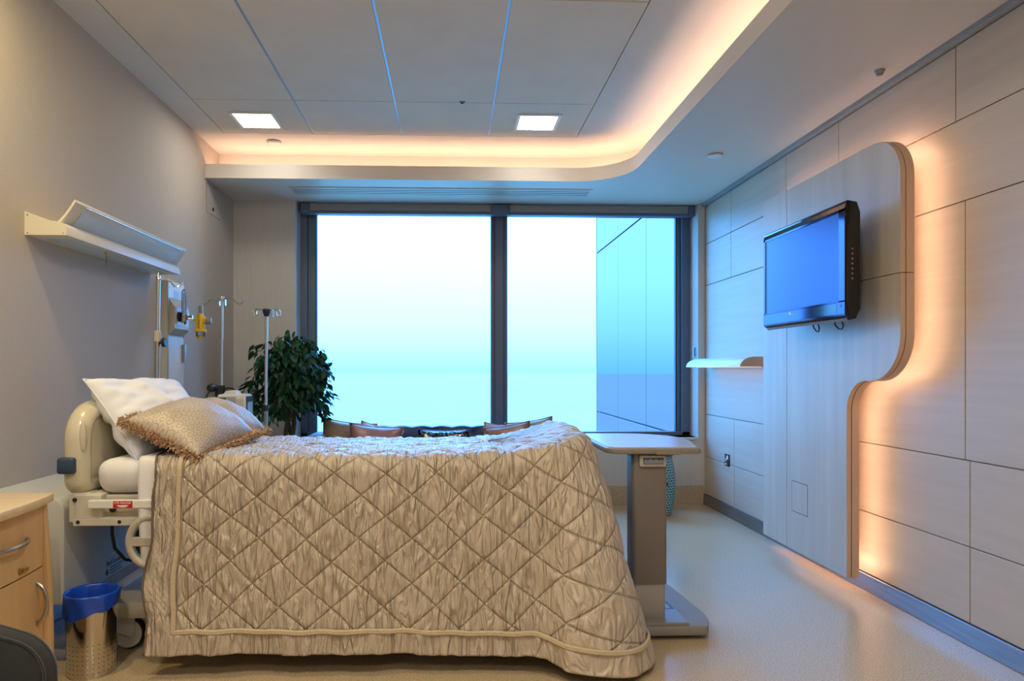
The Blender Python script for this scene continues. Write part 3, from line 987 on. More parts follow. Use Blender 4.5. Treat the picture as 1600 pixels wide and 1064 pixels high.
def floor_pole(name, label, x, y, ztop, lean=0.0, knob_z=1.0):
    p = thing(name, label, 'drip pole', (x, y, 0))
    obj('lower_tube', T([(x + lean, y, .1), (x + lean * .3, y, knob_z)], .0125, 14), M['steel'], p, smooth=True)
    obj('upper_tube', T([(x + lean * .3, y, knob_z), (x, y, ztop)], .0085, 14), M['chrome'], p, smooth=True)
    for k in range(5):
        a = 2 * PI * k / 5 + .3
        e = (x + lean + .23 * math.cos(a), y + .23 * math.sin(a))
        lg = obj('leg', T([(x + lean, y, .11), (x + lean + .12 * math.cos(a), y + .12 * math.sin(a), .09), (e[0], e[1], .06)], .011, 8), M['steel'], p, smooth=True)
        obj('caster', L([(.022, -.01), (.025, 0), (.022, .01)], 14, (e[0], e[1], .025), 'y'), M['rubber'], lg, smooth=True)
    return p


p = floor_pole('iv_pole', 'chrome drip pole with two curled hooks carrying the infusion pump', -1.445, 4.28, 1.55, -.006, .95)
obj('hub', L([(.013, -.012), (.015, 0), (.013, .016)], 14, (-1.445, 4.28, 1.54)), M['chrome'], p, smooth=True)
for sgn in (-1, 1):
    q = [(0, .005), (.05, .004), (.075, -.004), (.09, -.02), (.108, -.03), (.125, -.024), (.134, -.008), (.138, .006)]
    obj('hook', T([(-1.445 + sgn * a, 4.28, 1.541 + b) for a, b in q], .0045, 8), M['chrome'], p, smooth=True)
    obj('hook_clip', B(-1.445 + sgn * .018 - .005, -1.445 + sgn * .018 + .005, 4.27, 4.29, 1.50, 1.54, .002), M['chrome'], p)

p = floor_pole('iv_pole', 'chrome drip pole with four looped hooks in front of the leafy plant', -1.124, 4.12, 1.455, -.012, .865)
obj('hub', L([(.012, -.035), (.022, -.012), (.025, .006), (.02, .012)], 16, (-1.124, 4.12, 1.455)), M['black'], p, smooth=True)
obj('clamp', L([(.016, -.018), (.018, 0), (.016, .018)], 14, (-1.128, 4.12, .865)), M['black'], p, smooth=True)
for k, a in enumerate((.25, 1.3, PI - .25, PI + .55, -.5)[:4]):
    ca, sa = math.cos(a), math.sin(a)
    q = [(.015, .0), (.055, .003), (.072, .0), (.082, -.012), (.08, -.032), (.068, -.04), (.057, -.03), (.055, -.012)]
    obj('hook', T([(-1.124 + ca * r_, 4.12 + sa * r_, 1.462 + z_) for r_, z_ in q], .0032, 8), M['chrome'], p, smooth=True)

# infusion pump on the second pole
pu = thing('infusion_pump', 'grey white infusion pump with black power leads clamped to its drip pole', 'pump', (-1.34, 4.17, .62))
obj('body', B(-1.418, -1.245, 4.11, 4.25, .60, .948, .012), M['off_white'], pu)
obj('handle', PR([(-1.39, .946), (-1.375, .966), (-1.34, .972), (-1.315, .966), (-1.305, .946)], 4.13, 4.23, 'y', .004), M['off_white'], pu, smooth=True)
fp = obj('front_plate', B(-1.412, -1.305, 4.104, 4.111, .61, .935, .004), mat('grey_front_plate', (.46, .47, .46), .45), pu)
for a in ((-1.41, -1.362, .905, .928, 'dark_print'), (-1.357, -1.308, .878, .885, 'black'), (-1.39, -1.377, .889, .893, 'black'), (-1.405, -1.395, .884, .888, 'dark_print'),
          (-1.352, -1.325, .862, .865, 'dark_print'), (-1.347, -1.325, .853, .856, 'dark_print'), (-1.335, -1.315, .842, .847, 'black'), (-1.35, -1.34, .848, .868, 'dark_print'),
          (-1.405, -1.37, .85, .853, 'dark_print'), (-1.40, -1.37, .83, .833, 'dark_print'), (-1.345, -1.315, .80, .805, 'dark_print')):
    obj('print_mark', B(a[0], a[1], 4.1028, 4.1042, a[2], a[3]), M[a[4]], fp)
obj('door', B(-1.30, -1.262, 4.102, 4.111, .61, .92, .003), M['white_metal'], pu)
sp = obj('side_panel', B(-1.246, -1.241, 4.118, 4.242, .61, .935, .002), M['dark_print'], pu)
obj('display', B(-1.2415, -1.2395, 4.13, 4.23, .80, .90), M['light_blue_label'], sp)
obj('pole_clamp', B(-1.475, -1.425, 4.235, 4.285, .93, 1.0, .006), M['black'], pu)
pg = obj('plug', L([(.01, -.035), (.022, -.03), (.027, -.012), (.027, .012), (.02, .02)], 18, (-1.485, 4.215, .985), 'y'), M['black'], pu, smooth=True)
obj('plug_pin', T([(-1.485, 4.235, .985), (-1.455, 4.245, .985)], .012, 10), M['black'], pu, smooth=True)
obj('power_lead', T([(-1.49, 4.2, .97), (-1.505, 4.19, .94), (-1.515, 4.18, .90), (-1.51, 4.18, .80), (-1.48, 4.19, .70), (-1.44, 4.2, .64), (-1.415, 4.2, .63)], .006, 8), M['black'], pu, smooth=True)
obj('power_lead', T([(-1.455, 4.23, .94), (-1.465, 4.215, .91), (-1.475, 4.2, .88), (-1.47, 4.2, .80), (-1.44, 4.2, .72), (-1.415, 4.2, .7)], .006, 8), M['black'], pu, smooth=True)
obj('power_lead', T([(-1.43, 4.26, .975), (-1.40, 4.26, .983), (-1.37, 4.25, .98), (-1.345, 4.24, .965), (-1.335, 4.235, .945)], .005, 8), M['black'], pu, smooth=True)
obj('side_module', B(-1.51, -1.425, 4.13, 4.23, .80, .915, .015), M['off_white'], pu)

# ------------------------------------------------------------------ weeping fig in the corner
TREE = Vector((-1.165, 4.88, 0))
pt = thing('potted_fig', 'bushy dark green fig tree in the corner by the window', 'plant', TREE)
obj('planter', L([(.0, 0), (.095, 0), (.11, .05), (.125, .36), (.13, .40), (.115, .40), (.11, .36), (0, .35)], 28, TREE + Vector((-.04, 0, 0)), caps=False), M['basket'], pt, smooth=True)
trunk = bmesh.new()
for k in range(3):
    a = k * 2.1
    tube(trunk, [TREE + Vector((.03 * math.cos(a + z * 9), .03 * math.sin(a + z * 9), z)) for z in np.linspace(.33, .95, 14)], .016, 8)
obj('trunk', trunk, M['bark'], pt, smooth=True)
br = bmesh.new()
leafpos = []
for k in range(120):
    a = random.uniform(0, 2 * PI)
    el = random.uniform(-.55, 1.45)
    d = Vector((math.cos(a) * math.cos(el), math.sin(a) * math.cos(el), math.sin(el)))
    R = Vector((.285, .27, .36))
    st = TREE + Vector((random.uniform(-.03, .03), random.uniform(-.03, .03), random.uniform(.72, 1.0)))
    reach = random.uniform(.78, 1.05)
    en = TREE + Vector((0, 0, .99)) + Vector((d.x * R.x, d.y * R.y, d.z * R.z)) * reach
    mid = st.lerp(en, .55) + Vector((0, 0, .06))
    tip = en + Vector((d.x * .03, d.y * .03, -.05 - .05 * random.random()))
    P = [st, st.lerp(mid, .6), mid, en, tip]
    tube(br, P, [.005, .004, .003, .002, .001], 5)
    for j in range(17):
        u = random.random() ** .7
        c = mid.lerp(en, u / .75) if u < .75 else en.lerp(tip, (u - .75) / .25)
        leafpos.append((c + Vector((random.gauss(0, .022), random.gauss(0, .022), random.gauss(0, .02))), d))
obj('branches', br, M['bark'], pt, kind='stuff')
LEAF_V = [(0, 0, 0), (.011, .012, .003), (.017, .03, .005), (.012, .048, .004), (0, .072, -.006), (-.012, .048, .004), (-.017, .03, .005), (-.011, .012, .003), (0, .03, -.002), (0, .048, -.002), (0, .012, 0)]
LEAF_F = [(0, 1, 10), (10, 1, 2, 8), (8, 2, 3, 9), (9, 3, 4), (0, 10, 7), (10, 8, 6, 7), (8, 9, 5, 6), (9, 4, 5)]
lme = bpy.data.meshes.new('leaf')
lme.from_pydata(LEAF_V, [], LEAF_F)
lme.materials.append(M['plant_leaf'])
lme.shade_smooth()


def leaf_matrix(c, d):
    yv = (Vector((d.x, d.y, 0)) * random.uniform(.3, 1) + Vector((random.gauss(0, .45), random.gauss(0, .45), -random.uniform(.35, 1.1)))).normalized()
    zv = Vector((random.gauss(0, .4) + d.x * .5, random.gauss(0, .4) + d.y * .5, 1)).normalized()
    xv = yv.cross(zv).normalized()
    zv = xv.cross(yv)
    s = random.uniform(.7, 1.15)
    m = Matrix((xv * s, yv * s, zv * s)).transposed().to_4x4()
    m.translation = c
    return m


mats = []
for c, d in leafpos:
    m = leaf_matrix(c, d)
    tipw = m @ Vector((0, .072, 0))
    if c.x < XL + .1 or tipw.x < XL + .02 or c.y > 5.55: continue
    mats.append(m)
mats.sort(key=lambda m: m.translation.y - .25 * abs(m.translation.x - TREE.x))
for m in mats[:300]:
    o = bpy.data.objects.new('leaf', lme)
    COL.objects.link(o)
    o.parent = pt
    m2 = m.copy(); m2.translation = m.translation - TREE
    o.matrix_local = m2
bm = bmesh.new()
for m in mats[300:]:
    vs = [bm.verts.new(m @ Vector(v)) for v in LEAF_V]
    for f in LEAF_F:
        bm.faces.new([vs[i] for i in f])
obj('foliage', bm, M['plant_leaf'], pt, smooth=True, kind='stuff', angle=None)

# ------------------------------------------------------------------ cushion shapes
def cushion_grid(hw, hh, T_, n=26, pinch=.07, p=2.2, seed=1, wr=.004):
    u = np.linspace(-1, 1, n)
    uu, vv = np.meshgrid(u, u, indexing='ij')
    uu = np.sign(uu) * np.abs(uu) ** .9
    vv = np.sign(vv) * np.abs(vv) ** .9
    x = hw * uu * (1 - pinch * (1 - vv ** 2))
    y = hh * vv * (1 - pinch * (1 - uu ** 2))
    th = T_ * (np.clip(1 - np.abs(uu) ** p, 0, 1) * np.clip(1 - np.abs(vv) ** p, 0, 1)) ** .5
    w = vnoise(uu * 3 + 7, vv * 3 + 3, seed) * wr + vnoise(uu * 7, vv * 7, seed + 1) * wr * .6
    return x, y, th, w * np.sqrt(th / T_ + 1e-6)


def cushion(hw, hh, T_, U, V, C, n=26, pinch=.07, seed=1, bot=.75, wr=.004, p=2.2):
    """two-sided cushion bmesh; returns bm, rim points, N"""
    U = Vector(U).normalized(); V = Vector(V); V = (V - U * V.dot(U)).normalized(); N = U.cross(V)
    C = Vector(C)
    x, y, th, w = cushion_grid(hw, hh, T_, n, pinch, p, seed, wr)
    bm = bmesh.new()
    uvl = bm.loops.layers.uv.new('UVMap')
    top = [[bm.verts.new(C + U * x[i, j] + V * y[i, j] + N * (th[i, j] + w[i, j])) for j in range(n)] for i in range(n)]
    botv = [[top[i][j] if i in (0, n - 1) or j in (0, n - 1) else bm.verts.new(C + U * x[i, j] + V * y[i, j] - N * (th[i, j] * bot - w[i, j])) for j in range(n)] for i in range(n)]
    for i in range(n - 1):
        for j in range(n - 1):
            f = bm.faces.new((top[i][j], top[i + 1][j], top[i + 1][j + 1], top[i][j + 1]))
            for lp_, (a, b) in zip(f.loops, ((i, j), (i + 1, j), (i + 1, j + 1), (i, j + 1))):
                lp_[uvl].uv = (a / (n - 1), b / (n - 1))
            f = bm.faces.new((botv[i][j], botv[i][j + 1], botv[i + 1][j + 1], botv[i + 1][j]))
            f.material_index = 1
    rim = [top[i][0].co.copy() for i in range(n)] + [top[n - 1][j].co.copy() for j in range(1, n)] + [top[i][n - 1].co.copy() for i in range(n - 2, -1, -1)] + [top[0][j].co.copy() for j in range(n - 2, 0, -1)]
    return bm, rim, N


# ------------------------------------------------------------------ sofa under the window and its cushions
sf = thing('sofa', 'low slate blue tufted sofa under the window behind the bed', 'sofa', (-.1, 5.0, 0))
SX0, SX1 = -.93, .79
n1, n2 = 121, 25
uu = np.linspace(SX0, SX1, n1); vv = np.linspace(.30, .648, n2)
P = np.zeros((n1, n2, 3))
for i, x in enumerate(uu):
    for j, z in enumerate(vv):
        a = (x - SX0) / .155; b = (z - .30) / .1
        tuft = abs(math.sin(PI * (a + b) / 2)) * abs(math.sin(PI * (a - b) / 2))
        top = 0 if j < n2 - 1 else 0
        P[i, j] = (x, 5.235 - .035 * tuft ** .6, z + (.010 * abs(math.sin(PI * a)) if j == n2 - 1 else 0))
bm = grid_bm(P)
ext = np.stack([P[:, -1], P[:, -1] + np.array([0, .03, .006]), P[:, -1] + np.array([0, .11, 0]), P[:, -1] + np.array([0, .115, -.35])], axis=1)
b2 = grid_bm(ext)
me_t = bpy.data.meshes.new('tmp'); b2.to_mesh(me_t); b2.free(); bm.from_mesh(me_t); bpy.data.meshes.remove(me_t)
obj('backrest', bm, M['sofa'], sf, smooth=True, angle=60)
obj('seat', B(SX0, SX1, 4.62, 5.22, .12, .315, .03), M['sofa'], sf, smooth=True)
for x0, x1 in ((SX0 - .14, SX0), (SX1, SX1 + .10)):
    obj('armrest', B(x0, x1, 4.62, 5.30, .08, .615 if x0 < 0 else .56, .03, 3), M['sofa_arm'], sf, smooth=True)
for x in (SX0 - .05, SX1 + .04):
    for y in (4.68, 5.24):
        obj('leg', L([(.018, 0), (.024, .09)], 12, (x, y, 0)), M['black'], sf)

M['gold'] = mat('gold_satin', (.36, .25, .15), .38, metal=.3, noise=((9, 9, 9), .35))
M['rose'] = mat('rose_satin', (.36, .19, .17), .36, metal=.3, noise=((7, 7, 7), .15))
M['mauve'] = mat('pale_mauve_satin', (.42, .33, .36), .36, metal=.3)
M['brown'] = mat('copper_satin', (.30, .16, .10), .36, metal=.3, noise=((9, 9, 9), .2))
M['ice'] = mat('ice_blue_satin', (.45, .52, .62), .4, metal=.2)


def sofa_cushion(label, m, C, half, tilt, lean=18, T_=.07, seed=3, hh=None, yaw=0):
    a = math.radians(tilt); l = math.radians(lean); yw = math.radians(yaw)
    U = Vector((math.cos(a), 0, math.sin(a)))
    V = Vector((-math.sin(a), math.sin(l), math.cos(a) * math.cos(l)))
    Rz = Matrix.Rotation(yw, 3, 'Z')
    U = Rz @ U; V = Rz @ V
    bm, rim, N = cushion(half, hh or half, T_, U, V, C, 18, .09, seed, 1.0, .003)
    o = thing('sofa_cushion', label, 'cushion', C, 'scatter cushions on the window sofa')
    c = obj('cover', bm, [m, m], o, smooth=True, angle=None)
    sm = bmesh.new()
    tube(sm, rim + rim[:2], .004, 6, False)
    obj('seam', sm, m, o, smooth=True, angle=None)
    return o


sofa_cushion('gold brown satin cushion at the left end of the window sofa', M['gold'], (-.78, 5.06, .52), .205, -8, 20, seed=4, yaw=12)
sofa_cushion('rose copper satin cushion overlapping the gold one on the window sofa', M['rose'], (-.575, 4.94, .505), .20, -5, 24, .06, seed=5)
sofa_cushion('pale ice blue cushion tucked behind the rose copper one', M['ice'], (-.565, 5.10, .515), .165, -14, 12, .05, seed=6)
sofa_cushion('dark sequinned cushion in the middle of the window sofa', M['sequin'], (-.055, 5.00, .50), .20, 0, 26, .06, seed=7, hh=.165)
sofa_cushion('pale mauve satin cushion right of the window mullion', M['mauve'], (.375, 5.08, .535), .15, -8, 16, .05, seed=8)
sofa_cushion('copper and mauve satin cushion overlapping the pale mauve one', M['brown'], (.43, 4.92, .53), .175, 9, 22, .06, seed=9)
sofa_cushion('gold satin cushion nearest the raised foot of the bed', M['gold'], (.595, 5.04, .545), .185, 9, 20, .06, seed=10, yaw=-12)

# ------------------------------------------------------------------ garden stool
bm = bmesh.new()
stx, sty = 1.55, 5.06
prof = [(.112, 0), (.118, .02), (.132, .09), (.141, .18), (.144, .24), (.140, .31), (.130, .38), (.120, .425)]
nn = 40
uvl = bm.loops.layers.uv.new('UVMap')
ringv = [[bm.verts.new((stx + r * math.cos(2 * PI * k / nn), sty + r * math.sin(2 * PI * k / nn), z)) for k in range(nn)] for r, z in prof]
for i in range(len(prof) - 1):
    for k in range(nn):
        f = bm.faces.new((ringv[i][k], ringv[i][(k + 1) % nn], ringv[i + 1][(k + 1) % nn], ringv[i + 1][k]))
        for lp_, (a, b) in zip(f.loops, ((k, i), (k + 1, i), (k + 1, i + 1), (k, i + 1))):
            lp_[uvl].uv = (a / nn, prof[b][1] / .425)
gs = thing('garden_stool', 'teal barrel shaped ceramic stool with pale lattice pattern by the far corner', 'stool', (stx, sty, 0))
obj('body', bm, M['stool'], gs, smooth=True)
obj('top', L([(.120, .425), (.122, .432), (.112, .452), (.08, .462), (0, .465)], nn, (stx, sty, 0), caps=False), mat('teal_glaze', (.10, .26, .33), .2), gs, smooth=True)
obj('foot_ring', L([(.114, 0), (.116, .006), (.114, .01)], nn, (stx, sty, 0)), M['brass'], gs)
obj('grip_hole', L([(.02, 0), (.02, .012)], 14, (stx + .03, sty - .146, .25), 'y'), M['dark'], gs)

# ------------------------------------------------------------------ bed locator housing behind the head
lc = thing('bed_locator', 'grey white wall bumper housing behind the bed head', 'wall unit', (-1.6, 3.0, .22))
poly = fillet([(XL, .22), (-1.44, .22), (-1.44, .615), (XL, .64)], [0, .012, .05, 0], 8)
obj('housing', PR(poly, 2.55, 3.55, 'y', .012), mat('grey_white_housing', (.52, .53, .50), .42), lc, smooth=True)
text('lettering', 'Bed Locator', .03, M['dark_print'], (-1.4392, 2.93, .285), (PI / 2, 0, PI / 2), lc)
obj('logo', PR([(2.86, .235), (2.873, .25), (2.86, .265), (2.847, .25)], -1.44, -1.4392, 'x'), M['dark_print'], lc)
for k, w in enumerate((.11, .09, .10)):
    obj('print_line', B(-1.44, -1.4392, 2.885, 2.885 + w, .262 - k * .012, .266 - k * .012), M['dark_print'], lc)

# ------------------------------------------------------------------ hospital bed
BN, BF = 2.53, 3.22          # near and far side of the bed
bed = thing('hospital_bed', 'cream hospital bed with rounded headboard under the champagne quilt', 'bed', (-.4, 2.93, 0))
# headboard: D-shaped panel with thick rolled rim
hb_o = fillet([(BN - .02, .64), (BN - .02, .975), (BF + .02, .975), (BF + .02, .64)], [.05, .14, .14, .05], 8)
hb = obj('headboard', PR(inset(hb_o, .03), -1.405, -1.352, 'x', .006), M['cream_gloss'], bed, smooth=True)
rimc = inset(hb_o, .03)
rp = [Vector((-1.385, a, b)) for a, b in rimc]
rimb = bmesh.new()
nr = 14
rings = []
m_ = len(rp)
for i in range(m_):
    t_ = (rp[(i + 1) % m_] - rp[i - 1]).normalized()
    u_ = Vector((1, 0, 0)); w_ = t_.cross(u_)
    rings.append([rimb.verts.new(rp[i] + u_ * .046 * math.cos(2 * PI * k / nr) + w_ * .036 * math.sin(2 * PI * k / nr)) for k in range(nr)])
for i in range(m_):
    a, b = rings[i], rings[(i + 1) % m_]
    for k in range(nr):
        rimb.faces.new((a[k], a[(k + 1) % nr], b[(k + 1) % nr], b[k]))
obj('rim', rimb, M['cream_gloss'], hb, smooth=True, angle=None)
grip = bmesh.new()
bmesh.ops.create_uvsphere(grip, u_segments=16, v_segments=10, radius=1)
for v in grip.verts:
    v.co = Vector((-1.352 + v.co.x * .012, 2.514 + v.co.y * .010, .855 + v.co.z * .06))
obj('hand_grip', grip, M['cream_gloss'], hb, smooth=True)
obj('corner_bumper', B(-1.436, -1.372, 2.488, 2.56, .718, .778, .010, 3), M['blue_bumper'], bed, smooth=True)
obj('corner_bumper', B(-1.436, -1.372, 3.19, 3.262, .718, .778, .010, 3), M['blue_bumper'], bed, smooth=True)
# head frame
for y0, y1 in ((BN - .005, BN + .06), (BF - .06, BF + .005)):
    obj('head_bracket', B(-1.41, -1.335, y0, y1, .535, .645, .004), M['white_metal'], bed)
hbx = obj('head_block', B(-1.39, -1.29, BN - .008, BN + .09, .545, .64, .006), M['white_metal'], bed)
obj('bolt', L([(.008, 0), (.008, .004)], 12, (-1.385, BN - .013, .62), 'y'), M['dark'], hbx)
obj('cross_rail', B(-1.41, -1.36, BN + .06, BF - .06, .54, .63, .006), M['white_metal'], bed)
lr = obj('lower_rail', B(-1.395, .42, BN - .008, BN + .03, .522, .552, .004), M['white_metal'], bed)
obj('lower_rail', B(-1.395, .42, BF - .03, BF + .008, .522, .552, .004), M['white_metal'], bed)
for x in (-1.375, -1.225):
    obj('hole', L([(.007, 0), (.007, .002)], 12, (x, BN - .0092, .537), 'y'), M['dark'], lr)
obj('side_channel', B(-1.30, .42, BN + .02, BN + .06, .553, .60, .004), M['beige_plastic'], bed)
obj('channel_hole', L([(.013, 0), (.013, .003)], 14, (-1.262, BN + .017, .58), 'y'), M['dark'], bed)
obj('deck', B(-1.33, .45, BN + .03, BF - .03, .60, .63, .006), M['white_metal'], bed)
cp = obj('release_bar', B(-1.326, -1.0, BN - .035, BN - .015, .592, .622, .003), M['off_white'], bed)
rl = obj('red_plate', B(-1.234, -1.165, BN - .0362, BN - .035, .594, .6195), M['red_label'], cp, label='red release label')
text('lettering', 'CPR RELEASE', .0105, M['white_print'], (-1.2, BN - .0366, .6125), (PI / 2, 0, 0), cp)
obj('arrow', PR([(-1.222, .6045), (-1.178, .6045), (-1.186, .5985), (-1.2, .5965), (-1.214, .5985)], BN - .0367, BN - .0362, 'y'), M['white_print'], cp)
obj('foot_board', B(.40, .44, BN + .06, BF - .06, .50, .80, .03, 3), M['cream_gloss'], bed, smooth=True)
# lowered side rail end: a ring with spokes
RC = Vector((-1.095, 2.508, .467))
ring = bmesh.new()
tube(ring, [RC + Vector((.088 * math.cos(a), 0, .092 * math.sin(a))) for a in np.linspace(0, 2 * PI, 41)], .014, 10, False)
sr = obj('side_rail', ring, M['beige_plastic'], bed, smooth=True, angle=None)
obj('spoke', B(RC.x - .085, RC.x, RC.y - .008, RC.y + .008, RC.z - .016, RC.z + .018, .004), M['beige_plastic'], sr)
obj('spoke', B(RC.x, RC.x + .085, RC.y - .008, RC.y + .008, RC.z - .016, RC.z + .018, .004), M['beige_plastic'], sr)
obj('dark_back', L([(.075, 0), (.075, .004)], 28, (RC.x, RC.y + .012, RC.z), 'y'), M['black'], sr)
# pedestal, bellows, casters
bel = []
for k in range(13):
    bel.append((.15 - (.012 if k % 2 else 0), .20 + k * .016))
obj('bellows', L(bel, 28, (-1.12, 2.92, 0)), M['rubber'], bed)
obj('bellows', L(bel, 28, (.1, 2.92, 0)), M['rubber'], bed)
obj('lift_column', L([(.11, .38), (.11, .60)], 20, (-1.12, 2.92, 0)), M['black'], bed)
obj('lift_column', L([(.11, .38), (.11, .60)], 20, (.1, 2.92, 0)), M['black'], bed)
bp = fillet([(-1.345, 2.60), (.42, 2.60), (.42, 3.18), (-1.345, 3.18)], [.06] * 4, 6)
obj('base_cover', PR(bp, .145, .215, 'z', .022), M['beige_plastic'], bed, smooth=True)
for x, y in ((-1.272, 2.70), (-1.272, 3.09), (.36, 2.66), (.36, 3.09)):
    c = obj('caster', L([(.040, -.016), (.060, -.014), (.0645, -.006), (.0645, .006), (.060, .014), (.040, .016)], 28, (x, y, .0645), 'y'), M['rubber'], bed, smooth=True)
    obj('wheel_disc', L([(.056, 0), (.056, .003), (.02, .005)], 24, (x, y - .0195, .0645), 'y'), M['grey_wheel'], c, smooth=True)
    obj('axle', L([(.009, 0), (.009, .006)], 14, (x, y - .027, .0645), 'y'), M['steel'], c)
    obj('fork', PR(fillet([(x - .075, .09), (x + .03, .05), (x + .035, .14), (x - .07, .15)], [.015] * 4, 5), y - .034, y - .024, 'y', .002), M['grey_wheel'], c)
fc = bmesh.new()
bmesh.ops.create_uvsphere(fc, u_segments=20, v_segments=10, radius=1)
for v in fc.verts:
    v.co = Vector((.545 + v.co.x * .075, 2.46 + v.co.y * .06, .032 + v.co.z * .032))
obj('foot_pedal', fc, M['beige_plastic'], bed, smooth=True)
obj('pedal_arm', T([(.53, 2.47, .04), (.38, 2.66, .15)], .016, 10), M['beige_plastic'], bed, smooth=True)
obj('power_cable', T([(-1.27, 2.56, .53), (-1.275, 2.57, .48), (-1.28, 2.60, .42), (-1.27, 2.66, .36), (-1.24, 2.72, .335), (-1.2, 2.78, .29), (-1.16, 2.82, .24)], .006, 8), M['rubber'], bed, smooth=True)
obj('power_cable', T([(-1.24, 2.56, .53), (-1.22, 2.57, .515), (-1.2, 2.57, .513), (-1.17, 2.57, .53)], .004, 8), M['rubber'], bed, smooth=True)

# mattress under a fitted sheet
mt = thing('mattress', 'thick mattress in a white fitted sheet on the hospital bed', 'mattress', (-.4, 2.93, .63))
bm = B(-1.325, .39, BN, BF, .632, .764, .05, 5)
bmesh.ops.subdivide_edges(bm, edges=[e for e in bm.edges if e.calc_length() > .15], cuts=14, use_grid_fill=True)
for v in bm.verts:
    n_ = mnoise.noise(Vector((v.co.x * 9, v.co.y * 9, v.co.z * 14)))
    v.co += Vector((0, -.004 if v.co.y < 2.7 else .004, .003)) * n_
    if v.co.z < .70: v.co.y += (.70 - v.co.z) * (.25 if v.co.y < 2.9 else -.25)
obj('fitted_sheet', bm, M['sheet'], mt, smooth=True, angle=60)

hs = thing('top_sheet', 'white flat sheet hanging out beside the head end of the quilt', 'sheet', (-1.1, 2.5, .4))
P = np.zeros((12, 46, 3))
for i in range(12):
    for j in range(46):
        x = -1.152 + .13 * i / 11
        s_ = j / 45 * .56
        if s_ < .15:
            y, z = BN + .165 - s_, .7765
        elif s_ < .20:
            a = (s_ - .15) / .05 * PI / 2
            y, z = BN + .015 - .03 * math.sin(a), .7465 + .03 * math.cos(a)
        else:
            y, z = BN - .017 - .010 * math.sin((s_ - .2) / .36 * PI), .7465 - (s_ - .2)
        xs = x + .012 * math.sin(z * 9) * (i / 11) + (.79 - z) * .028
        P[i, j] = (xs, y + .004 * math.sin(x * 70 + z * 5), z)
bm = grid_bm(P)
o = obj('sheet', bm, M['sheet'], hs, smooth=True, angle=None)
md = o.modifiers.new('thickness', 'SOLIDIFY'); md.thickness = .003; md.offset = 0
P2 = P[:, 40:, :].copy()
P2[:, :, 2] -= .022; P2[:, :, 1] += .006; P2[:, :, 0] += .012
o = obj('folded_hem', grid_bm(P2), M['sheet'], hs, smooth=True, angle=None)
md = o.modifiers.new('thickness', 'SOLIDIFY'); md.thickness = .003; md.offset = 0

# ------------------------------------------------------------------ quilted coverlet
XLc, XF, YN, YFr, RCc, RF = -1.095, .555, 2.485, 3.265, .15, .06
L1 = XF - RCc - XLc
LA = PI / 2 * RCc
L2 = YFr - YN - 2 * RCc
tot = 2 * L1 + 2 * LA + L2
s_arr = np.concatenate([np.linspace(0, L1 + LA + .25, 420, endpoint=False), np.linspace(L1 + LA + .25, tot, 130)])


def outline(s):
    ym = (YN + YFr) / 2
    if s < L1:
        return (XLc + s, YN), (0, -1)
    s -= L1
    if s < LA:
        a = -PI / 2 + s / RCc
        return (XF - RCc + RCc * math.cos(a), YN + RCc + RCc * math.sin(a)), (math.cos(a), math.sin(a))
    s -= LA
    if s < L2:
        return (XF, YN + RCc + s), (1, 0)
    s -= L2
    if s < LA:
        a = s / RCc
        return (XF - RCc + RCc * math.cos(a), YFr - RCc + RCc * math.sin(a)), (math.cos(a), math.sin(a))
    s -= LA
    return (XF - RCc - s, YFr), (0, 1)


PO = np.array([outline(s)[0] for s in s_arr]); NO = np.array([outline(s)[1] for s in s_arr])
ym = (YN + YFr) / 2
SP = np.stack([np.minimum(PO[:, 0], XF - .40), np.full(len(s_arr), ym)], axis=1)


def ztop(x, y):
    hmp = .10 * np.clip((x + .02) / .54, 0, 1) ** 3.0 * (.80 + .20 * smooth01((y - 2.5) / .35)) - .012 * (y - 2.5) / .7
    cr_ = -.02 * smooth01((x - .46) / .06)
    return .786 + hmp + cr_ - .008 * smooth01((2.62 - y) / .1) + .004 * np.sin(x * 6)


NT, NF, NK = 52, 9, 104
rowsP, bcoord = [], []
E = PO - NO * RF
dtop = np.linalg.norm(E - SP, axis=1)
for k in range(NT):
    t_ = k / NT
    q = SP * (1 - t_) + E * t_
    rowsP.append(np.column_stack([q, ztop(q[:, 0], q[:, 1])]))
    bcoord.append(-(1 - t_) * dtop)
ze = ztop(E[:, 0], E[:, 1])
for k in range(NF):
    a = PI / 2 * k / NF
    q = E + NO * RF * math.sin(a)
    rowsP.append(np.column_stack([q, ze - RF * (1 - math.cos(a))]))
    bcoord.append(np.full(len(s_arr), RF * a))
sc_ = L1 + LA * .5
cb = np.exp(-((s_arr - sc_) / .17) ** 2)
cb2 = np.exp(-((s_arr - (tot - sc_)) / .17) ** 2)
isfoot = smooth01((s_arr - L1) / .2) * (1 - smooth01((s_arr - (tot - L1 - .2)) / .2))
flare = .062 + .015 * isfoot + .17 * cb + .08 * cb2
zh = .082 - .012 * smooth01((s_arr - .5) / .6) - .048 * smooth01((s_arr - (L1 - .12)) / .25) + .003 * np.sin(s_arr * 9) + .002 * np.sin(s_arr * 41 + 1)
for k in range(NK + 1):
    q_ = k / NK
    fold = (.007 * np.sin(s_arr * 11 + .6) + .004 * np.sin(s_arr * 24 + 2.0)) * q_ ** 1.3
    o_ = flare * q_ ** .9 + fold - .012 * math.sin(q_ * PI) * (1 - cb)
    q = PO + NO * o_[:, None]
    z = ze - RF - q_ * (ze - RF - zh)
    rowsP.append(np.column_stack([q, z]))
    bcoord.append(RF * PI / 2 + q_ * (ze - RF - zh))
CP = np.stack(rowsP, axis=1)          # (ns, nrows, 3)
CB = np.stack(bcoord, axis=1)
CA = np.repeat(s_arr[:, None], CB.shape[1], axis=1)
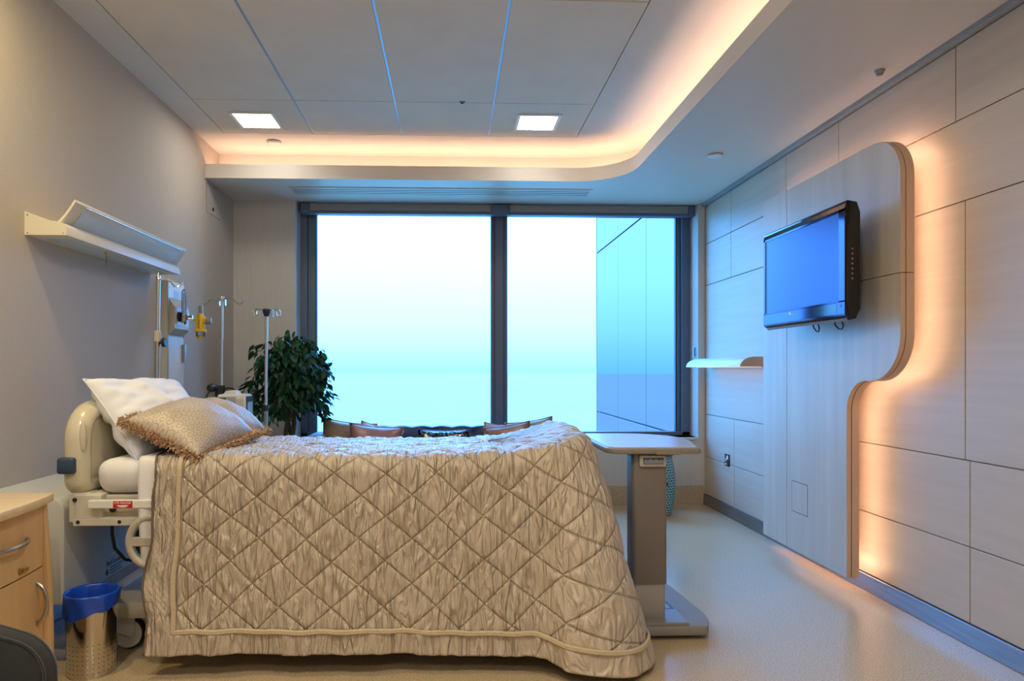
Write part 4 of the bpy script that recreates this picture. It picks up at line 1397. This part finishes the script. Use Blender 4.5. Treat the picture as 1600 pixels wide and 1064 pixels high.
# wavy head-end edge
edge = np.exp(-CA / .10)
CP[:, :, 0] += edge * (.012 * np.sin(CB * 9) + .008 * np.sin(CB * 23) + .012 * smooth01((CB - .3) / .3) + .010 * smooth01(CB / .25) * (1 - smooth01((CB - .2) / .3))) * np.where(CA < tot / 2, 1, 0)


def grid_normals(Q):
    du = np.gradient(Q, axis=0); dv = np.gradient(Q, axis=1)
    n = np.cross(dv, du)
    n /= np.linalg.norm(n, axis=2, keepdims=True) + 1e-9
    return n


CN = grid_normals(CP)
chk = CN[40, NT + NF + 40]
if chk[1] > 0: CN = -CN
hemb = CB[:, -1][:, None]
BW = .078                              # border width
inner = smooth01((CA - .105) / .012) * smooth01((hemb - BW - CB) / .012)
PX, PY = .186, .160
wob1 = .07 * vnoise(CA * 5, CB * 6, 51); wob2 = .07 * vnoise(CA * 5, CB * 6, 52)
uq = CA / PX + CB / PY - .143 + wob1
vq = CA / PX - CB / PY + .037 + wob2
du_ = np.abs(uq - np.round(uq)); dv_ = np.abs(vq - np.round(vq))
dm = np.minimum(du_, dv_) / math.hypot(1 / PX, 1 / PY)
puff = (1 - np.exp(-dm / .008))
wr1 = vnoise(CA * 58 + 2.4 * vnoise(CA * 6, CB * 9, 5), CB * 8 + 2, 3)
wr2 = vnoise(CA * 105 + 1.6 * vnoise(CA * 9, CB * 14, 8), CB * 15, 4)
wrk = (np.abs(wr1) ** .75 * np.sign(wr1)) * .0070 + wr2 * .0042
amp = .62 + .38 * (0.5 + 0.5 * vnoise(CA * 7 + 5, CB * 8, 9))
topflat = smooth01((CB + .10) / .14)
wtop = vnoise(CA * 16, CB * 34, 13) * .0045
disp = inner * (puff * .0045 + (wrk * amp * topflat + wtop * (1 - topflat)) * (.35 + .65 * puff))
# border: gathers below, fine cross-hatching at the head end
bot = smooth01((CB - hemb + BW) / .012)
disp += bot * (vnoise(CA * 42, CB * 5, 21) * .010 + .004)
left = (1 - smooth01((CA - .09) / .012)) * (1 - bot)
hat = np.minimum(np.abs((CA * 55 + CB * 40) % 1 - .5), np.abs((CA * 55 - CB * 40) % 1 - .5))
disp += left * (.004 * np.minimum(1, hat * 4) + vnoise(CA * 20, CB * 18, 22) * .006)
disp += vnoise(CA * 6, CB * 6, 30) * .004
CQ = CP + CN * disp[:, :, None]
cv = thing('coverlet', 'champagne satin coverlet quilted in diamonds draped over the whole bed', 'bedspread', (-.3, 2.93, .03))
bm = grid_bm(CQ)
uvl = bm.loops.layers.uv.new('UVMap'); uvq = bm.loops.layers.uv.new('Quilt')
nrow = CQ.shape[1]
bm.verts.index_update()
qmask = inner > .5
for f in bm.faces:
    for l_ in f.loops:
        i_, j_ = divmod(l_.vert.index, nrow)
        l_[uvl].uv = (CA[i_, j_], CB[i_, j_])
    ok_ = all(qmask[divmod(l_.vert.index, nrow)] for l_ in f.loops)
    for l_ in f.loops:
        i_, j_ = divmod(l_.vert.index, nrow)
        l_[uvq].uv = (uq[i_, j_], vq[i_, j_]) if ok_ else (.5, .5)
o = obj('quilt', bm, M['satin'], cv, smooth=True, angle=None)
md = o.modifiers.new('thickness', 'SOLIDIFY'); md.thickness = .005; md.offset = -1
# make sure the solidify grows inwards
if o.data.polygons[(40) * (CQ.shape[1] - 1) + NT + NF + 40].normal.y > 0:
    o.data.flip_normals()


def sample(sv, bv):
    i = np.interp(sv, s_arr, np.arange(len(s_arr)))
    i0 = int(i); f = i - i0; i1 = min(i0 + 1, len(s_arr) - 1)
    brow = CB[i0] * (1 - f) + CB[i1] * f
    j = np.interp(bv, brow, np.arange(CB.shape[1]))
    j0 = int(j); g_ = j - j0; j1 = min(j0 + 1, CB.shape[1] - 1)
    mix = lambda A: (A[i0, j0] * (1 - f) + A[i1, j0] * f) * (1 - g_) + (A[i0, j1] * (1 - f) + A[i1, j1] * f) * g_
    return mix(CP) + mix(CN) * .0, mix(CN), brow[-1]


def braid(path, wdir):
    rowsb = []
    for sv, bv in path:
        r = []
        for off, hgt in ((-.0095, .001), (-.007, .0075), (-.002, .0085), (0, .007), (.002, .0085), (.007, .0075), (.0095, .001)):
            p_, n_, _ = sample(sv + off * wdir[0], bv + off * wdir[1])
            r.append(p_ + n_ * (hgt + .004))
        rowsb.append(r)
    return grid_bm(np.array(rowsb))


vp = [(.098, b) for b in np.linspace(-.35, 10, 2)]
hb_ = np.interp(.098, s_arr, CB[:, -1]) - BW
obj('braid_trim', braid([(.098, b) for b in np.linspace(-.30, hb_, 110)], (1, 0)), M['braid'], cv, smooth=True, angle=None)
hp = [(s_, np.interp(s_, s_arr, CB[:, -1]) - BW) for s_ in np.linspace(.098, L1 + LA + L2, 260)]
obj('braid_trim', braid(hp, (0, 1)), M['braid'], cv, smooth=True, angle=None)
obj('edge_piping', T([Vector(CQ[0, j]) + Vector((-.002, 0, 0)) for j in range(NT // 2, CQ.shape[1], 2)], .0045, 6), M['piping'], cv, smooth=True, angle=None)

# ------------------------------------------------------------------ pillow and fringed cushions on the bed
pw = thing('pillow', 'white cotton pillow propped against the headboard', 'pillow', (-1.28, 2.9, .80))
U = Vector((.03, .62, -.012)); V = Vector((-.165, .02, .245))
bm, rim, N = cushion(.36, .185, .105, U, V, (-1.262, 2.925, .902), 34, .05, 40, .95, .020, 2.0)
obj('pillowcase', bm, [M['pillow'], M['pillow']], pw, smooth=True, angle=None)
sm = bmesh.new(); tube(sm, rim + rim[:2], .0035, 6, False)
obj('seam', sm, M['pillow'], pw, smooth=True, angle=None)


def fringed_cushion(label, C, U, V, hw, hh, T_, seed, loc):
    t = thing('fringed_cushion', label, 'cushion', loc, 'fringed cushions on the bed')
    bm, rim, N = cushion(hw, hh, T_, U, V, C, 34, .06, seed, .55, .004)
    obj('cover', bm, [M['scroll'], M['mauve_back']], t, smooth=True, angle=None)
    fb = bmesh.new()
    rr = random.Random(seed)
    Cc = Vector(C)
    m_ = len(rim)
    for i in range(m_):
        a, b = rim[i], rim[(i + 1) % m_]
        for k in range(int(max(4, (b - a).length / .0005))):
            p_ = a.lerp(b, rr.random())
            o_ = (p_ - Cc); o_ -= N * o_.dot(N); o_.normalize()
            dirv = (o_ + N * rr.gauss(0, .95) + (b - a).normalized() * rr.gauss(0, .7)).normalized()
            ln = rr.uniform(.014, .032)
            q1 = p_ + dirv * ln * .5 + N * rr.gauss(0, .003)
            q2 = p_ + dirv * ln + Vector((0, 0, -.004 * rr.random()))
            tube(fb, [p_ - o_ * .003, q1, q2], [.0016, .0024, .0018], 3, False)
    tube(fb, rim + rim[:2], .007, 8, False)
    obj('fringe', fb, M['fringe'], t, kind='stuff')
    return t


A_ = Vector((-1.225, 2.56, .898)); B_ = Vector((-.945, 2.515, .788)); C_ = Vector((-.845, 2.93, .808)); D_ = Vector((-1.135, 2.97, .955))
cen = (A_ + B_ + C_ + D_) / 4
U_ = ((B_ - A_) + (C_ - D_)) / 2; V_ = ((D_ - A_) + (C_ - B_)) / 2
fringed_cushion('fringed scroll pattern cushion lying nearest on the bed', cen, U_, V_, U_.length / 2 + .005, V_.length / 2 + .01, .105, 50, (-1.04, 2.75, .8))
fringed_cushion('second fringed scroll pattern cushion lying behind the nearest one', cen + Vector((-.03, .36, -.012)), U_, V_, U_.length / 2 + .005, V_.length / 2 - .03, .105, 51, (-1.04, 3.1, .8))

# ------------------------------------------------------------------ overbed table
ot = thing('overbed_table', 'grey overbed table on a single post at the foot of the bed', 'table', (.85, 2.9, 0))
plan = fillet([(.63, 2.70), (1.015, 2.70), (1.085, 3.0), (1.075, 3.335), (.63, 3.335)], [.07, .02, .30, .27, .05], 12)
obj('rim', PR(plan, .755, .778, 'z', .006), M['table_edge'], ot, smooth=True)
obj('top_surface', PR(inset(plan, .016), .776, .782, 'z', .002), M['table_top'], ot)
obj('edge_grip', B(.83, .93, 2.694, 2.704, .753, .776, .003), M['table_edge'], ot)
obj('under_frame', PR([(.70, .755), (.95, .755), (.90, .735), (.77, .735)], 2.76, 3.25, 'y'), M['table_edge'], ot)
post = fillet([(.742, 2.735), (.888, 2.735), (.888, 2.84), (.742, 2.84)], [.02] * 4, 6)
obj('post', PR(post, .215, .755, 'z', .002), M['table_post'], ot, smooth=True)
lv = obj('lever_plate', B(.768, .878, 2.722, 2.737, .70, .748, .006), M['table_top'], ot)
obj('lever_recess', B(.782, .866, 2.7205, 2.7225, .712, .738, .003), M['frame_dark'], lv)
obj('lever', PR([(.784, .714), (.864, .714), (.864, .728), (.855, .733), (.846, .728), (.835, .734), (.824, .728), (.812, .734), (.80, .728), (.792, .733), (.784, .728)], 2.716, 2.721, 'y', .001), mat('blue_grey_lever', (.22, .25, .28), .4), lv)
obj('inner_post', PR(inset(post, .006), .055, .22, 'z', .002), M['table_post_in'], ot, smooth=True)
base = fillet([(.715, 2.69), (1.04, 2.69), (1.085, 2.80), (1.05, 3.28), (.88, 3.50), (.715, 3.50)], [.03, .03, .25, .3, .12, .03], 10)
bs = obj('base', PR(base, .018, .058, 'z', .010), M['table_base'], ot, smooth=True)
obj('base_plate', B(.722, .965, 2.70, 2.86, .056, .070, .004), M['table_base'], ot)
slot = fillet([(.80, 2.88), (.965, 2.88), (.955, 3.18), (.88, 3.34), (.80, 3.34)], [.01, .02, .2, .05, .01], 8)
obj('recess', PR(slot, .056, .0592, 'z'), M['frame_dark'], bs)
obj('recess_lip', PR(slot + inset(slot, .010)[::-1], .057, .064, 'z') if False else PR(inset(slot, .012), .0585, .0605, 'z'), M['trim_grey'], bs)
for x, y in ((.75, 2.74), (1.0, 2.77), (.75, 3.42), (.92, 3.30)):
    obj('caster', L([(.018, -.012), (.020, 0), (.018, .012)], 16, (x, y, .020), 'y'), M['rubber'], ot, smooth=True)

# ------------------------------------------------------------------ bedside cabinet
cb_ = thing('bedside_cabinet', 'maple bedside cabinet with drawer and door by the bed head', 'cabinet', (-1.5, 1.95, 0))
CY0, CY1, CXF = 1.72, 2.205, -1.302


def bow(y, amt=.02):
    t_ = (y - CY0) / (CY1 - CY0)
    return amt * (1 - (2 * t_ - 1) ** 2)


def bowed(y0, y1, xb, z0, z1, n=9, extra=0.0):
    front = [(CXF + extra + bow(y), y) for y in np.linspace(y0, y1, n)]
    return PR([(xb, y0)] + front + [(xb, y1)], z0, z1, 'z', .0015)


obj('carcass', B(XL + .015, CXF - .025, CY0, CY1, .05, .675, .002), M['maple'], cb_)
obj('plinth', B(XL + .02, CXF - .06, CY0 + .02, CY1 - .02, 0, .05), M['dark'], cb_)
tp = [(XL + .012, CY0 - .02)] + [(CXF + .022 + bow(y, .03), y) for y in np.linspace(CY0 - .02, CY1 + .005, 11)] + [(XL + .012, CY1 + .015)]
obj('top', PR(tp, .676, .703, 'z', .004), M['maple_top'], cb_, smooth=True)
for y0, y1 in ((CY0, CY0 + .022), (CY1 - .022, CY1)):
    # side stiles that belly forward towards the floor
    pf = [(CXF - .03, .05)] + [(CXF + .004 + .022 * math.sin(PI * min(1, (.675 - z) / .5) / 2) - .01 * max(0, (.2 - z) / .2), z) for z in np.linspace(.05, .675, 14)] + [(CXF - .03, .675)]
    obj('side_stile', PR(pf, y0, y1, 'y', .002), M['maple'], cb_, smooth=True)
dr = obj('drawer', bowed(CY0 + .024, CY1 - .024, CXF - .024, .478, .670), M['maple'], cb_)
dd = obj('door', bowed(CY0 + .024, CY1 - .024, CXF - .024, .055, .473), M['maple'], cb_)
hx = CXF + bow(1.98)
obj('handle', T([(CXF + bow(y) - .002 + .03 * math.sin(PI * k / 12) ** .6, y, .585 + .0 * k) for k, y in enumerate(np.linspace(1.90, 2.085, 13))], .0065, 10), M['steel'], dr, smooth=True)
obj('handle', T([(CXF + bow(2.14) - .002 + .034 * math.sin(PI * k / 12) ** .6, 2.14, z) for k, z in enumerate(np.linspace(.305, .435, 13))], .0065, 10), M['steel'], dd, smooth=True)
kx = CXF + bow(2.05)
ky = obj('lock', L([(.009, 0), (.009, .005)], 16, (kx - .001, 2.045, .499), 'x'), M['brass'], dr)
obj('key', PR(fillet([(2.048, .494), (2.075, .492), (2.08, .504), (2.05, .503)], [.003] * 4, 4), kx + .004, kx + .007, 'x'), M['brass'], dr)

# ------------------------------------------------------------------ waste bin with blue liner
wbn = thing('waste_bin', 'polished steel waste bin with blue liner beside the cabinet', 'waste bin', (-1.312, 2.50, 0))
WC = (-1.312, 2.50, 0)
obj('body', L([(0, 0), (.079, 0), (.081, .005), (.0875, .287), (.085, .287), (.079, .012), (0, .010)], 48, WC, caps=False), M['bin_steel'], wbn, smooth=True)
hol = bmesh.new()
for r_ in range(7):
    for k in range(30):
        a = 2 * PI * k / 30
        z = .02 + r_ * .0165
        rad = .0812 + (z / .287) * .0065
        c = Vector((WC[0] + rad * math.cos(a), WC[1] + rad * math.sin(a), z))
        tv_ = Vector((-math.sin(a), math.cos(a), 0))
        q = [c + tv_ * .0017 * math.cos(b) + Vector((0, 0, .0017 * math.sin(b))) + Vector((math.cos(a), math.sin(a), 0)) * .0003 for b in np.linspace(0, 2 * PI, 7)[:-1]]
        hol.faces.new([hol.verts.new(v) for v in q])
obj('perforations', hol, M['dark'], wbn, kind='stuff')
na = 72
prof = [(.0905, -.062), (.0915, -.055), (.092, -.02), (.093, 0), (.0915, .007), (.087, .008), (.083, .0), (.079, -.05), (.074, -.12), (.055, -.20), (.02, -.235), (0, -.238)]
P = np.zeros((na, len(prof), 3))
for i in range(na):
    a = 2 * PI * i / na
    for j, (r_, z) in enumerate(prof):
        rag = (.022 * math.cos(a - .3) + .004 * math.sin(5 * a + 1) + .002 * math.sin(11 * a)) if j < 3 else 0
        wob = .0022 * math.sin(9 * a + j) * (1 if j < 6 else .7)
        P[i, j] = (WC[0] + (r_ + (wob if r_ > .01 else 0)) * math.cos(a), WC[1] + (r_ + (wob if r_ > .01 else 0)) * math.sin(a), .287 + z + rag * (1 - j / 3 if j < 3 else 0))
o = obj('liner_bag', grid_bm(P, True), M['bag'], wbn, smooth=True, angle=None)

# ------------------------------------------------------------------ chair at the lower left
chn = thing('tub_chair', 'charcoal upholstered chair back in the near left corner', 'chair', (-1.1, 1.05, 0))
yb0, yb1 = 1.375, 1.43
pb_ = [(-1.36, .28), (-.79, .28)]
for k in range(15):
    t_ = k / 14
    x = -.775 + .02 * math.sin(PI * t_) - .0 if t_ < .0 else None
arc = fillet([(-1.41, .25), (-.806, .25), (-.806, .545), (-.93, .583), (-1.24, .583), (-1.41, .545)], [.03, .03, .09, .12, .12, .09], 10)
bm = bmesh.new()
rings = [[bm.verts.new((a, y, b)) for a, b in inset(arc, d)] for d, y in ((.05, yb1), (.012, yb1 - .006), (0, yb1 - .03), (0, yb0 + .03), (.004, yb0 + .014), (.013, yb0 + .004), (.028, yb0), (.06, yb0 - .003))]
for a, b in zip(rings, rings[1:]):
    for k in range(len(a)):
        bm.faces.new((a[k], a[(k + 1) % len(a)], b[(k + 1) % len(a)], b[k]))
bm.faces.new(rings[0]); bm.faces.new(rings[-1])
obj('backrest', bm, M['chair_fabric'], chn, smooth=True, angle=60)
pi_ = inset(arc, .012)
sm = bmesh.new(); tube(sm, [(a, yb0 + .0045, b) for a, b in pi_ + pi_[:2]], .003, 6, False)
obj('seam', sm, M['chair_fabric'], chn, smooth=True, angle=None)
obj('seat', B(-1.34, -.81, .85, 1.36, .32, .44, .035, 3), M['chair_fabric'], chn, smooth=True)
for x in (-1.32, -.83):
    for y in (.90, 1.38):
        obj('leg', L([(.015, 0), (.022, .33)], 12, (x, y, 0)), M['black'], chn)
